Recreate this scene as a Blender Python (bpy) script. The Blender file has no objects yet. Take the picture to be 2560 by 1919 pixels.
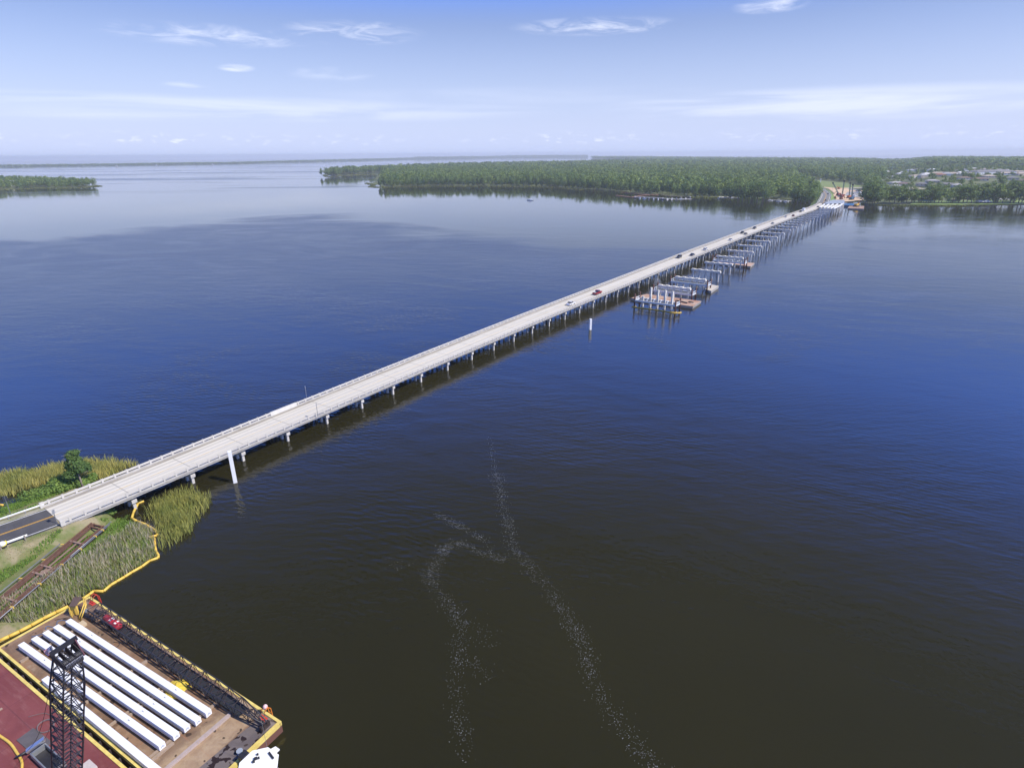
import bpy, bmesh, math, random
import numpy as np
from mathutils import Vector, Matrix
from mathutils.geometry import delaunay_2d_cdt
R_ = math.radians
rnd = random.Random(7)
NP = np.random.default_rng(11)
S = bpy.context.scene
COL = S.collection

# ------------------------------------------------------------------ camera
CAM_H = 62.0
F_PX, CX, CY, HORIZON, ROLL = 1493.0, 1280.0, 959.5, 385.4, 0.0072
PIT = math.atan((CY - HORIZON) / F_PX)
fwd = np.array([0, math.cos(PIT), -math.sin(PIT)])
r0 = np.array([1.0, 0, 0]); u0 = np.cross(r0, fwd)
cr = math.cos(ROLL) * r0 - math.sin(ROLL) * u0
cu = math.cos(ROLL) * u0 + math.sin(ROLL) * r0
cam = bpy.data.cameras.new("camera"); cam_o = bpy.data.objects.new("camera", cam); COL.objects.link(cam_o)
cam.sensor_width = 36.0; cam.lens = F_PX / 2560.0 * 36.0; cam.clip_start = 0.5; cam.clip_end = 40000.0
cam_o.matrix_world = Matrix(((cr[0], cu[0], -fwd[0], 0), (cr[1], cu[1], -fwd[1], 0), (cr[2], cu[2], -fwd[2], CAM_H), (0, 0, 0, 1)))
S.camera = cam_o

def G(px, py, z=0.0):
    """survey helper: where the sight line through a picture point meets the level z"""
    d = fwd + cr * ((px - CX) / F_PX) - cu * ((py - CY) / F_PX)
    t = (z - CAM_H) / d[2]
    return np.array([0, 0, CAM_H]) + t * d
def G2(px, py, z=0.0):
    return G(px, py, z)[:2]

# ------------------------------------------------------------------ light, sky
SUN_EL, SUN_AZ = R_(47), R_(110)
sdir = Vector((math.sin(SUN_AZ) * math.cos(SUN_EL), math.cos(SUN_AZ) * math.cos(SUN_EL), math.sin(SUN_EL)))
sun = bpy.data.lights.new("sun", 'SUN'); sun.energy = 4.2; sun.angle = R_(0.53); sun.color = (1.0, 0.935, 0.83)
sun_o = bpy.data.objects.new("sun", sun); COL.objects.link(sun_o)
sun_o.rotation_euler = (-sdir).to_track_quat('-Z', 'Y').to_euler()
S.view_settings.view_transform = 'Standard'; S.view_settings.look = 'None'
S.view_settings.exposure = 0.37; S.view_settings.gamma = 1.0; S.view_settings.use_curve_mapping = False

class NT:
    """small node builder"""
    def __init__(s, tree): s.t = tree; s.t.nodes.clear()
    def n(s, typ, **kw):
        nd = s.t.nodes.new(typ)
        for k, v in kw.items():
            if k == 'ins':
                for i, val in v.items():
                    if isinstance(val, bpy.types.NodeSocket): s.t.links.new(val, nd.inputs[i])
                    else: nd.inputs[i].default_value = val
            else: setattr(nd, k, v)
        return nd
    def math(s, op, a, b=0.0, c=0.0, clamp=False):
        return s.n('ShaderNodeMath', operation=op, use_clamp=clamp, ins={0: a, 1: b, 2: c}).outputs[0]
    def vmath(s, op, a, b=(0, 0, 0)):
        nd = s.n('ShaderNodeVectorMath', operation=op, ins={0: a, 1: b})
        return nd.outputs[1] if op in ('LENGTH', 'DOT_PRODUCT', 'DISTANCE') else nd.outputs[0]
    def mix(s, f, a, b, blend='MIX'):
        nd = s.n('ShaderNodeMix', data_type='RGBA', blend_type=blend)
        for sock, val in ((nd.inputs[0], f), (nd.inputs[6], a), (nd.inputs[7], b)):
            if isinstance(val, bpy.types.NodeSocket): s.t.links.new(val, sock)
            else: sock.default_value = (*val, 1) if isinstance(val, tuple) and len(val) == 3 else val
        return nd.outputs[2]
    def noise(s, vec, scale, detail=3.0, rough=0.5, dist=0.0):
        return s.n('ShaderNodeTexNoise', ins={'Vector': vec, 'Scale': scale, 'Detail': detail, 'Roughness': rough, 'Distortion': dist}).outputs[0]
    def ramp(s, f, lo, hi, a=0.0, b=1.0, smooth=True):
        nd = s.n('ShaderNodeMapRange', interpolation_type='SMOOTHSTEP' if smooth else 'LINEAR',
                 ins={0: f, 1: lo, 2: hi, 3: a, 4: b})
        return nd.outputs[0]
    def xyz(s, x, y, z):
        return s.n('ShaderNodeCombineXYZ', ins={0: x, 1: y, 2: z}).outputs[0]

W = bpy.data.worlds.new("World"); S.world = W; W.use_nodes = True
w = NT(W.node_tree)
sky = w.n('ShaderNodeTexSky', sky_type='NISHITA', sun_disc=False, sun_elevation=SUN_EL, sun_rotation=SUN_AZ,
          altitude=0.0, air_density=1.0, dust_density=0.8, ozone_density=2.2)
tc = w.n('ShaderNodeTexCoord').outputs['Generated']
sp = w.n('ShaderNodeSeparateXYZ', ins={0: tc})
az = w.math('ARCTAN2', sp.outputs[0], sp.outputs[1])
el = w.math('ARCSINE', sp.outputs[2])
low = w.mix(w.ramp(el, .04, .21, 0.0, 1.0, False), (0.93, 0.865, 1.07), (0.70, 0.75, 1.08))
deep = w.mix(w.ramp(el, .165, .315), low, (0.62, 1.36, 3.5))
deep = w.mix(w.ramp(el, .33, .68), deep, (0.62, 0.66, 0.72))      # blue band added above the view to tint water reflections, dulled towards zenith
tint = w.mix(1.0, sky.outputs[0], deep, 'MULTIPLY')
pl = w.math('MAXIMUM', sp.outputs[2], 0.02)
pv = w.xyz(w.math('DIVIDE', sp.outputs[0], pl), w.math('DIVIDE', sp.outputs[1], pl), 0.0)
ae = w.xyz(az, el, 0.0)
def patch(a0, e0, wa, we):                      # soft-edged part of the sky where a wisp hangs
    x = w.math('DIVIDE', w.math('SUBTRACT', az, a0), wa); y = w.math('DIVIDE', w.math('SUBTRACT', el, e0), we)
    r2 = w.math('ADD', w.math('MULTIPLY', x, x), w.math('MULTIPLY', y, y))
    return w.ramp(r2, 0.0, 1.0, 1.0, 0.0)
def azel(px, py):
    d = fwd + cr * ((px - CX) / F_PX) - cu * ((py - CY) / F_PX)
    return math.atan2(d[0], d[1]), math.asin(d[2] / np.linalg.norm(d))
fine = w.noise(w.vmath('MULTIPLY', ae, (14, 60, 1)), 1.0, 7.0, 0.62, 1.0)
puff = w.noise(w.vmath('MULTIPLY', ae, (22, 70, 1)), 1.0, 5.0, 0.55, 0.4)
band = w.noise(w.vmath('MULTIPLY', ae, (3.0, 38, 1)), 1.0, 5.0, 0.55, 0.6)
cl = None
for px, py, dx, dy, amt, lo in ((520, 88, 300, 34, .5, .44), (880, 82, 200, 36, .62, .42), (1490, 66, 240, 28, .6, .42), (1925, 14, 110, 24, .65, .40),
                            (590, 170, 55, 12, .7, .38), (470, 212, 70, 10, .35, .4), (830, 185, 120, 22, .22, .4)):
    a0, e0 = azel(px, py); a1, _ = azel(px + dx, py); _, e1 = azel(px, py - dy)
    k = w.math('MULTIPLY', w.math('MULTIPLY', w.ramp(fine, lo - .04, lo + .30), patch(a0, e0, a1 - a0, e1 - e0)), amt)
    cl = k if cl is None else w.math('MAXIMUM', cl, k)
for px, py, dx, dy, amt in ((500, 272, 1000, 40, .32), (2050, 262, 900, 52, .42), (1300, 240, 600, 30, .10)):
    a0, e0 = azel(px, py); a1, _ = azel(px + dx, py); _, e1 = azel(px, py - dy)
    k = w.math('MULTIPLY', w.math('MULTIPLY', w.ramp(band, .36, .62), patch(a0, e0, a1 - a0, e1 - e0)), amt)
    cl = w.math('MAXIMUM', cl, k)
# low row of fair-weather cumulus near the horizon
row = w.math('MULTIPLY', w.ramp(el, .013, .017), w.ramp(el, .021, .036, 1.0, 0.0))
cu_n = w.math('MULTIPLY', w.ramp(w.noise(w.vmath('MULTIPLY', ae, (62, 170, 1)), 1.0, 5.0, 0.55, 0.2), .52, .70), row)
clus = w.ramp(w.noise(w.xyz(az, 0.0, 4.0), 5.0, 3.0, .6), .42, .60, .10, 1.0)
cl = w.math('MAXIMUM', cl, w.math('MULTIPLY', w.math('MULTIPLY', cu_n, clus), .48))
veil = w.math('MAXIMUM', w.ramp(el, .0, .235, .80, .0, False), w.ramp(el, -.006, .001, .95, 0.0))      # moist air low over the horizon
skyc = w.mix(veil, tint, (5.9, 6.95, 10.2))
skyc = w.mix(cl, skyc, (9.6, 9.9, 11.2))
bg = w.n('ShaderNodeBackground', ins={0: skyc, 1: 0.092})
w.t.links.new(bg.outputs[0], w.n('ShaderNodeOutputWorld').inputs[0])

# ------------------------------------------------------------------ materials
MATS = {}
def mat(name, col, rough=0.6, metal=0.0, var=0.0, scale=1.0, col2=None, stretch=(1, 1, 1), bump=0.0, spec=0.5, island=0.0, coat=0.0):
    if name in MATS: return MATS[name]
    m = bpy.data.materials.new(name); m.use_nodes = True; t = NT(m.node_tree); MATS[name] = m
    out = t.n('ShaderNodeOutputMaterial')
    b = t.n('ShaderNodeBsdfPrincipled', ins={'Roughness': rough, 'Metallic': metal, 'Specular IOR Level': spec, 'Coat Weight': coat})
    t.t.links.new(b.outputs[0], out.inputs[0])
    c = (*col, 1)
    if var or island or bump or col2:
        geo = t.n('ShaderNodeNewGeometry')
        p = t.vmath('MULTIPLY', geo.outputs['Position'], stretch)
        if var or col2:
            nz = t.noise(p, scale, 5.0, 0.6)
            c2 = col2 or tuple(x * 0.45 for x in col)
            c = t.mix(t.ramp(nz, .5 - .25, .5 + .25, 0.0, max(var, .01) if not col2 else 1.0), col, c2)
        if island:
            ri = geo.outputs['Random Per Island']
            c = t.mix(1.0, c, t.n('ShaderNodeCombineColor', ins={0: t.math('MULTIPLY_ADD', ri, 2 * island, 1 - island), 1: t.math('MULTIPLY_ADD', ri, 1.7 * island, 1 - .85 * island), 2: t.math('MULTIPLY_ADD', ri, 1.4 * island, 1 - .7 * island)}).outputs[0], 'MULTIPLY')
        if bump:
            bp = t.n('ShaderNodeBump', ins={'Strength': bump, 'Distance': .03, 'Height': t.noise(p, scale * 6, 4.0)})
            t.t.links.new(bp.outputs[0], b.inputs['Normal'])
    if isinstance(c, tuple): b.inputs['Base Color'].default_value = c
    else: t.t.links.new(c, b.inputs['Base Color'])
    return m

# ------------------------------------------------------------------ mesh builder
class MB:
    def __init__(s): s.v = []; s.f = []; s.uv = {}
    def add(s, vs, fs):
        o = len(s.v); s.v.extend(tuple(map(float, v)) for v in vs); s.f.extend(tuple(i + o for i in f) for f in fs); return s
    def box(s, c, size, rz=0.0):
        cx, cy, cz = c; hx, hy, hz = size[0] / 2, size[1] / 2, size[2] / 2; co, si = math.cos(rz), math.sin(rz)
        vs = [(cx + x * co - y * si, cy + x * si + y * co, cz + z) for z in (-hz, hz) for x, y in ((-hx, -hy), (hx, -hy), (hx, hy), (-hx, hy))]
        return s.add(vs, [(3, 2, 1, 0), (4, 5, 6, 7), (0, 1, 5, 4), (1, 2, 6, 5), (2, 3, 7, 6), (3, 0, 4, 7)])
    def bar(s, a, b, w_, h_=None):
        h_ = h_ or w_; a, b = Vector(a), Vector(b); d = (b - a).normalized()
        up = Vector((0, 0, 1)) if abs(d.z) < .95 else Vector((0, 1, 0))
        x = d.cross(up).normalized(); y = x.cross(d)
        vs = [p + x * i * w_ / 2 + y * j * h_ / 2 for p in (a, b) for i, j in ((-1, -1), (1, -1), (1, 1), (-1, 1))]
        return s.add(vs, [(0, 1, 2, 3), (7, 6, 5, 4), (0, 4, 5, 1), (1, 5, 6, 2), (2, 6, 7, 3), (3, 7, 4, 0)])
    def tube(s, pts, r, n=8, cap=True):
        pts = [Vector(p) for p in pts]; rings = []; rr = r if isinstance(r, (list, tuple)) else [r] * len(pts)
        for i, p in enumerate(pts):
            d = (pts[min(i + 1, len(pts) - 1)] - pts[max(i - 1, 0)]).normalized()
            up = Vector((0, 0, 1)) if abs(d.z) < .95 else Vector((0, 1, 0))
            x = d.cross(up).normalized(); y = x.cross(d)
            rings.append([p + (x * math.cos(2 * math.pi * k / n) + y * math.sin(2 * math.pi * k / n)) * rr[i] for k in range(n)])
        vs = [v for rg in rings for v in rg]
        fs = [(i * n + k, i * n + (k + 1) % n, (i + 1) * n + (k + 1) % n, (i + 1) * n + k) for i in range(len(pts) - 1) for k in range(n)]
        if cap: fs += [tuple(range(n))[::-1], tuple((len(pts) - 1) * n + k for k in range(n))]
        return s.add(vs, fs)
    def prism(s, poly, z0, z1, top=None):
        n = len(poly); top = top or poly
        vs = [(p[0], p[1], z0) for p in poly] + [(p[0], p[1], z1) for p in top]
        return s.add(vs, [tuple(range(n))[::-1], tuple(range(n, 2 * n))] + [(i, (i + 1) % n, n + (i + 1) % n, n + i) for i in range(n)])
    def sphere(s, c, r, n=10, m=6, sq=(1, 1, 1)):
        vs = [(c[0], c[1], c[2] - r * sq[2])]
        for j in range(1, m):
            a = -math.pi / 2 + math.pi * j / m
            vs += [(c[0] + r * sq[0] * math.cos(a) * math.cos(2 * math.pi * k / n), c[1] + r * sq[1] * math.cos(a) * math.sin(2 * math.pi * k / n), c[2] + r * sq[2] * math.sin(a)) for k in range(n)]
        vs.append((c[0], c[1], c[2] + r * sq[2])); L = len(vs) - 1; fs = []
        for k in range(n):
            k2 = (k + 1) % n; fs.append((0, 1 + k2, 1 + k)); fs.append((L, L - n + k, L - n + k2))
            for j in range(m - 2): o = 1 + j * n; fs.append((o + k, o + k2, o + n + k2, o + n + k))
        return s.add(vs, fs)

def base_of(parent):
    o = Vector((0, 0, 0))
    while parent is not None: o = o + parent.location; parent = parent.parent
    return o
def link_mesh(name, verts, faces, material, parent=None, smooth=False):
    o0 = base_of(parent); me = bpy.data.meshes.new(name)
    me.from_pydata([(v[0] - o0.x, v[1] - o0.y, v[2] - o0.z) for v in verts], [], faces)
    if material: me.materials.append(material)
    if smooth: me.polygons.foreach_set('use_smooth', [True] * len(me.polygons))
    o = bpy.data.objects.new(name, me); COL.objects.link(o); o.parent = parent
    return o
def part(name, mb, material, parent=None, smooth=False, label=None, bevel=0.0):
    """one mesh object from builder data given in world space; a child of parent"""
    o = link_mesh(name, mb.v, mb.f, material, parent, smooth)
    if label: o['label'] = label
    if bevel:
        md = o.modifiers.new('bevel', 'BEVEL'); md.width = bevel; md.segments = 2; md.limit_method = 'ANGLE'
    return o
def tag(o, label, cat, group=None, kind=None):
    if label: o['label'] = label
    if cat: o['category'] = cat
    if group: o['group'] = group
    if kind: o['kind'] = kind
    return o
def thing(name, label, cat, loc=(0, 0, 0), group=None):
    o = bpy.data.objects.new(name, None); COL.objects.link(o); o.location = [float(x) for x in loc]; o.empty_display_size = .5
    return tag(o, label, cat, group)
def single(name, mb, material, label, cat, group=None, smooth=False, bevel=0.0):
    return tag(part(name, mb, material, None, smooth, bevel=bevel), label, cat, group)
def copy_tree(o, parent=None):
    c = o.copy(); COL.objects.link(c)
    if parent is not None: c.parent = parent
    for ch in list(o.children): copy_tree(ch, c)
    return c
def fast_mesh(name, V, Q, material, parent=None, smooth=False):
    """big mesh from arrays; Q has one row per face, all faces with the same number of corners"""
    me = bpy.data.meshes.new(name); k = Q.shape[1]
    me.vertices.add(len(V)); me.vertices.foreach_set('co', np.asarray(V, np.float32).ravel())
    me.loops.add(Q.size); me.loops.foreach_set('vertex_index', Q.astype(np.int32).ravel())
    me.polygons.add(len(Q)); me.polygons.foreach_set('loop_start', np.arange(0, Q.size, k, dtype=np.int32))
    me.update(calc_edges=True); me.materials.append(material)
    o = bpy.data.objects.new(name, me); COL.objects.link(o); o.parent = parent
    return o
def in_poly(P, poly):
    P = np.asarray(P); x, y = P[:, 0], P[:, 1]; inside = np.zeros(len(P), bool); n = len(poly)
    for i in range(n):
        x1, y1 = poly[i][:2]; x2, y2 = poly[(i + 1) % n][:2]
        c = ((y1 > y) != (y2 > y)) & (x < (x2 - x1) * (y - y1) / (y2 - y1 + 1e-12) + x1); inside ^= c
    return inside
def line_dist(P, line):
    P = np.asarray(P, float); best = np.full(len(P), 1e9)
    for i in range(len(line) - 1):
        a = np.asarray(line[i][:2], float); b = np.asarray(line[i + 1][:2], float); ab = b - a
        t = np.clip(((P - a) @ ab) / (ab @ ab + 1e-9), 0, 1)
        best = np.minimum(best, np.hypot(*(P - (a + t[:, None] * ab)).T))
    return best
def pxpoly(pts, z=0.0): return [tuple(G2(x, y, z)) for x, y in pts]

# ------------------------------------------------------------------ water
def water_material():
    m = bpy.data.materials.new('lake_water'); m.use_nodes = True; t = NT(m.node_tree)
    out = t.n('ShaderNodeOutputMaterial'); geo = t.n('ShaderNodeNewGeometry'); P = geo.outputs['Position']
    sp = t.n('ShaderNodeSeparateXYZ', ins={0: P}); X, Y = sp.outputs[0], sp.outputs[1]
    # wind: where the lake is ruffled (1) or lies calm (0), laid out over the lake in metres
    gx = t.math('DIVIDE', t.math('ADD', X, 220.0), 150.0)
    edge = t.math('MULTIPLY_ADD', t.math('EXPONENT', t.math('MULTIPLY', t.math('MULTIPLY', gx, gx), -1.0)), 215.0, 470.0)
    wob = t.noise(t.vmath('MULTIPLY', P, (.004, .0075, 0)), 1.0, 5.0, .6, 1.2)
    yy = t.math('SUBTRACT', Y, t.math('MULTIPLY_ADD', t.math('SUBTRACT', wob, .5), 360.0, edge))
    leftside = t.ramp(X, -40, 230)
    ruff = t.ramp(yy, -80, 60, 1.0, 0.0)
    ruff = t.math('MULTIPLY', ruff, t.math('MULTIPLY_ADD', leftside, -.45, 1.0))
    streak = t.ramp(t.noise(t.vmath('MULTIPLY', P, (.0011, .0052, 0)), 1.0, 4.0, .55, .8), .50, .62)
    far = t.math('MULTIPLY', t.ramp(Y, 900, 1500), streak)
    cat = t.noise(t.vmath('MULTIPLY', P, (.011, .016, 0)), 1.0, 4.0, .6, 2.0)
    ruff = t.math('MULTIPLY', ruff, t.ramp(cat, .30, .60, .78, 1.0))
    ruff = t.math('MAXIMUM', ruff, t.math('MULTIPLY', far, .75))
    ruff = t.math('MAXIMUM', ruff, t.math('MULTIPLY', t.math('MULTIPLY', t.ramp(X, 120, 330), t.ramp(Y, 1000, 700)), t.ramp(cat, .35, .65, .12, .42)))
    lanes = t.ramp(t.noise(t.vmath('MULTIPLY', t.n('ShaderNodeVectorRotate', rotation_type='Z_AXIS', ins={'Vector': P, 'Angle': .55}).outputs[0], (.006, .032, 0)), 1.0, 4.0, .6, .8), .36, .60, .55, .95)
    lee = t.math('MULTIPLY', t.ramp(t.noise(t.vmath('MULTIPLY', P, (.018, .022, 0)), 1.0, 3.0, .5, .8), .42, .62), 1.0)
    # waves, heights in metres
    def waves(ang, lam, warp, seed):
        c, s_ = math.cos(R_(ang)), math.sin(R_(ang))
        q = t.math('MULTIPLY_ADD', X, c, t.math('MULTIPLY', Y, s_))
        q = t.math('ADD', q, t.math('MULTIPLY', t.noise(t.vmath('ADD', t.vmath('MULTIPLY', P, (.13, .13, 0)), (seed, 0, 0)), 1.0, 3.0, .55), warp))
        return t.math('SINE', t.math('MULTIPLY', q, 2 * math.pi / lam))
    a = t.math('MULTIPLY', waves(64, 1.35, 4.5, 3.0), .0115)
    b = t.math('MULTIPLY', waves(98, 2.3, 6.0, 9.0), .013)
    c = t.math('MULTIPLY', t.noise(P, .9, 3.0, .6, .5), .042)
    d = t.math('MULTIPLY', t.noise(t.vmath('MULTIPLY', P, (.07, .15, 0)), 1.0, 4.0, .6), .24)
    h = t.math('ADD', t.math('MULTIPLY', t.math('ADD', a, b), t.math('MULTIPLY_ADD', lee, .8, .25)), t.math('ADD', c, d))
    h = t.math('MULTIPLY', t.math('MULTIPLY', h, lanes), t.math('MULTIPLY_ADD', ruff, .95, .12))
    bp = t.n('ShaderNodeBump', ins={'Strength': .85, 'Distance': 1.0, 'Height': h})
    silt = t.ramp(t.noise(t.vmath('MULTIPLY', P, (.012, .012, 0)), 1.0, 3.0), .35, .65)
    colr = t.mix(silt, (.0180, .0164, .0058), (.0222, .0198, .0066))
    dist = t.vmath('LENGTH', P)
    rg = t.math('ADD', t.math('MULTIPLY', ruff, t.ramp(dist, 80, 450, .05, .21, False)), .03)
    bs = t.n('ShaderNodeBsdfPrincipled', ins={'Base Color': colr, 'Roughness': rg, 'IOR': 1.36, 'Normal': bp.outputs[0]})
    t.t.links.new(bs.outputs[0], out.inputs[0]); return m
M_WATER = water_material()
wm = MB(); wm.add([(-9000, -200, 0), (9000, -200, 0), (12000, 13500, 0), (-12000, 13500, 0)], [(0, 1, 2, 3)])
tag(part('water', wm, M_WATER), None, None, None, 'structure')
# ------------------------------------------------------------------ the old bridge's alignment
B_O = np.array([-71.0, 87.0]); B_A = R_(56); B_D = np.array([math.cos(B_A), math.sin(B_A)]); B_N = np.array([B_D[1], -B_D[0]])
_s = np.array([-30, -3, 27, 90, 160, 255, 370, 520, 610, 700, 745, 775, 810, 840, 870], float)
_t = np.array([-12.2, -9.85, -10.0, -10.1, -9.4, -7.6, -5.4, -2.8, -.2, 3.2, 3.7, 2.6, -.2, -4.2, -9.5], float)
_ss = np.arange(-30, 871, 1.0); _tt = np.interp(_ss, _s, _t)
_k = np.exp(-np.linspace(-2.2, 2.2, 41) ** 2); _k /= _k.sum()
_tt = np.convolve(np.pad(_tt, 20, 'reflect', reflect_type='odd'), _k, 'valid')
def bcl(s): return B_O + B_D * s + B_N * np.interp(s, _ss, _tt)
def bdir(s):
    d = bcl(s + 1) - bcl(s - 1); return d / np.hypot(*d)
def zdeck(s): return 3.1 + 1.7 * min(max(s - 20, 0) / 330, 1)
def bhw(s): return 5.1 + .75 * min(max(s, 0) / 700, 1)
def bat(s, t, z=0.0):                       # point beside the centre line, t metres to the right
    c = bcl(s); d = bdir(s); return (c[0] + d[1] * t, c[1] - d[0] * t, z)
def st_of(px, py, dz):
    z = 4.0
    for _ in range(6):
        g = G2(px, py, z) - B_O; s = float(g @ B_D); z = zdeck(s) + dz
    return s, float(g @ B_N) - float(np.interp(s, _ss, _tt))
S0, S1 = -3.0, 806.0
def sweep(name, prof, s0, s1, step, material, parent, close=True, uv=False, smooth=False):
    """profile of (t factor, t offset, z above deck): t = factor * half width + offset"""
    ss = np.arange(s0, s1 + step * .5, step); n = len(prof); V = []; F = []; st = []
    for s in ss:
        for k, o_, z in prof: V.append(bat(s, k * bhw(s) + o_, zdeck(s) + z)); st.append((s, k * bhw(s) + o_))
    for i in range(len(ss) - 1):
        for j in range(n if close else n - 1): F.append((i * n + j, (i + 1) * n + j, (i + 1) * n + (j + 1) % n, i * n + (j + 1) % n))
    if close: F += [tuple(range(n)), tuple((len(ss) - 1) * n + j for j in range(n))[::-1]]
    o = link_mesh(name, V, F, material, parent, smooth)
    if uv:
        L = o.data.uv_layers.new(name='st'); vi = np.empty(len(o.data.loops), np.int32); o.data.loops.foreach_get('vertex_index', vi)
        L.data.foreach_set('uv', np.array(st, np.float32)[vi].ravel())
    return o

CONC = mat('weathered_concrete', (.52, .50, .46), .85, var=.35, scale=.5, bump=.3, col2=(.36, .34, .31))
PALE = mat('pale_concrete', (.56, .53, .475), .8, var=.25, scale=.8, bump=.25)
NEWC = mat('new_concrete', (.70, .665, .60), .85, var=.22, scale=.6, bump=.25)
WHITEC = mat('bright_new_concrete', (.80, .80, .79), .7, var=.12, scale=1.2)
DARKC = mat('dark_concrete', (.30, .29, .27), .9, var=.4, scale=.7)  # darker concrete tone for the girders under the deck
def deck_material():
    m = bpy.data.materials.new('bridge_deck_concrete'); m.use_nodes = True; t = NT(m.node_tree)
    uv = t.n('ShaderNodeUVMap', uv_map='st').outputs[0]; sp = t.n('ShaderNodeSeparateXYZ', ins={0: uv}); s_, q = sp.outputs[0], sp.outputs[1]
    streak = t.noise(t.xyz(t.math('MULTIPLY', s_, .012), t.math('MULTIPLY', q, 1.1), 0.0), 1.0, 4.0, .6)
    blot = t.noise(t.xyz(t.math('MULTIPLY', s_, .16), t.math('MULTIPLY', q, .5), 3.0), 1.0, 5.0, .65)
    c = t.mix(t.ramp(streak, .30, .62), (.54, .50, .425), (.66, .62, .54))
    c = t.mix(t.math('MULTIPLY', t.ramp(blot, .52, .75), .35), c, (.36, .35, .33))
    bay = t.math('FRACT', t.math('DIVIDE', s_, 35.6))
    c = t.mix(t.math('MULTIPLY', t.ramp(bay, .0, .006, 1.0, 0.0), .0), c, (.2, .2, .2))
    per = t.math('FRACT', t.math('DIVIDE', t.math('SUBTRACT', s_, 8.1), 11.95))
    j = t.math('MAXIMUM', t.ramp(per, 0.0, .016, 1.0, 0.0), t.ramp(per, .984, 1.0, 0.0, 1.0))
    c = t.mix(t.math('MULTIPLY', j, .55), c, (.16, .155, .15))
    for off in (-2.55, -.95, .95, 2.55):                       # tyre-darkened wheel paths
        k = t.ramp(t.math('ABSOLUTE', t.math('SUBTRACT', q, off)), .15, .60, .24, 0.0)
        c = t.mix(k, c, (.25, .25, .25))
    oil = t.noise(t.xyz(t.math('MULTIPLY', s_, .5), t.math('MULTIPLY', q, 1.2), 11.0), 1.0, 5.0, .7)
    c = t.mix(t.math('MULTIPLY', t.ramp(oil, .60, .72), .35), c, (.22, .21, .20))
    edge = t.ramp(q, -3.3, -3.75)
    grime = t.ramp(t.noise(t.xyz(t.math('MULTIPLY', s_, .12), t.math('MULTIPLY', q, 2.0), 7.0), 1.0, 4.0, .6), .25, .6, .5, 1.0)
    c = t.mix(t.math('MULTIPLY', edge, grime), c, (.27, .245, .21))
    edge2 = t.ramp(q, 3.9, 4.4)
    c = t.mix(t.math('MULTIPLY', edge2, .45), c, (.33, .31, .28))
    b = t.n('ShaderNodeBsdfPrincipled', ins={'Base Color': c, 'Roughness': .85})
    t.t.links.new(b.outputs[0], t.n('ShaderNodeOutputMaterial').inputs[0]); return m
YELLOW_LINE = mat('worn_yellow_paint', (.62, .42, .10), .7, col2=(.55, .49, .38), scale=.7)
YELLOW_ROAD = mat('yellow_road_paint', (.66, .36, .04), .7, var=.2, scale=2)
WHITE_ROAD = mat('white_road_paint', (.78, .78, .76), .7, var=.2, scale=2)
ASPH = mat('asphalt', (.062, .060, .064), .9, col2=(.088, .085, .088), scale=.35, bump=.3)
ASPH_OLD = mat('worn_asphalt', (.16, .16, .165), .9, col2=(.21, .205, .20), scale=.12)

br = thing('old_bridge', 'long low weathered concrete road bridge on pile bents crossing the lake', 'bridge', bat(S0, 0, 3.1))
sweep('deck', [(-1, .1, 0), (1, -.1, 0), (1, -.1, -.24), (-1, .1, -.24)], S0, S1, 3.0, deck_material(), br, uv=True)
sweep('center_line', [(0, -.06, .006), (0, .14, .006)], S0, S1, 3.0, YELLOW_LINE, br, close=False)
for sd in (-1, 1):
    cb = sweep('curb', [(sd, -sd * .1, -.36), (sd, -sd * .1, .26), (sd, -sd * .52, .26), (sd, -sd * .52, .003)][::sd], S0, S1, 3.0, CONC, br)
    rl = sweep('railing', [(sd, -sd * .14, .58), (sd, -sd * .14, .90), (sd, -sd * .44, .90), (sd, -sd * .44, .58)][::sd], S0, S1, 3.0, PALE, br)
    far_posts = MB()
    for i in range(int((S1 - S0) / 2.27)):
        s = S0 + 1.0 + i * 2.27; c = bat(s, sd * (bhw(s) - .29), zdeck(s) + .62)
        d = bdir(s); b = (MB() if i < 50 else far_posts).box(c, (.34, .40, .72), math.atan2(d[1], d[0]))
        if i < 50: part('railing_post', b, PALE, rl)
    f = part('railing_post', far_posts, PALE, rl); f['kind'] = 'stuff'
    ep = bat(S0 - .1, sd * (bhw(S0) - .3), 3.55); d = bdir(S0)
    part('end_post', MB().box(ep, (.7, .5, 1.05), math.atan2(d[1], d[0])), PALE, br, bevel=.04)
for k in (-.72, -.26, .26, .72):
    sweep('girder', [(k, -.2, -.90), (k, .2, -.90), (k, .2, -.243), (k, -.2, -.243)], S0 + 1, S1, 6.0, DARKC, br)
# a patched stretch of rail, filled solid and whiter
sa, _ = st_of(674, 1036, .4); sb, _ = st_of(735, 1009, .4)
sweep('barrier_panel', [(-1, .08, .05), (-1, .08, .98), (-1, .50, .98), (-1, .62, .05)], sa, sb, (sb - sa) / 3, mat('patched_concrete', (.60, .58, .53), .75, var=.25, scale=.8), br)['label'] = 'bright white solid panel filling a repaired stretch of railing'
bent_s = np.interp(np.arange(63), [0, 2, 7, 14, 20, 29, 62], [8.1, 30.7, 88.1, 172.4, 244.3, 352.1, 748])
far_piles = MB()
for i, s in enumerate(bent_s):
    d = bdir(s); rz = math.atan2(d[1], d[0]); zc = zdeck(s) - .92; hw = bhw(s)
    bt = part('pile_bent', MB().box(bat(s, 0, zc - .36), (.95, 2 * hw - .9, .72), rz), PALE, br, bevel=.03 if i < 12 else 0)
    for k in (-.8, -.4, 0, .4, .8):
        c = bat(s, k * hw, (zc - .72 - 1.6) / 2); b = (MB() if i < 20 else far_piles).box(c, (.52, .52, zc - .72 + 1.6), rz)
        if i < 20: part('pile', b, PALE, bt)
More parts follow.
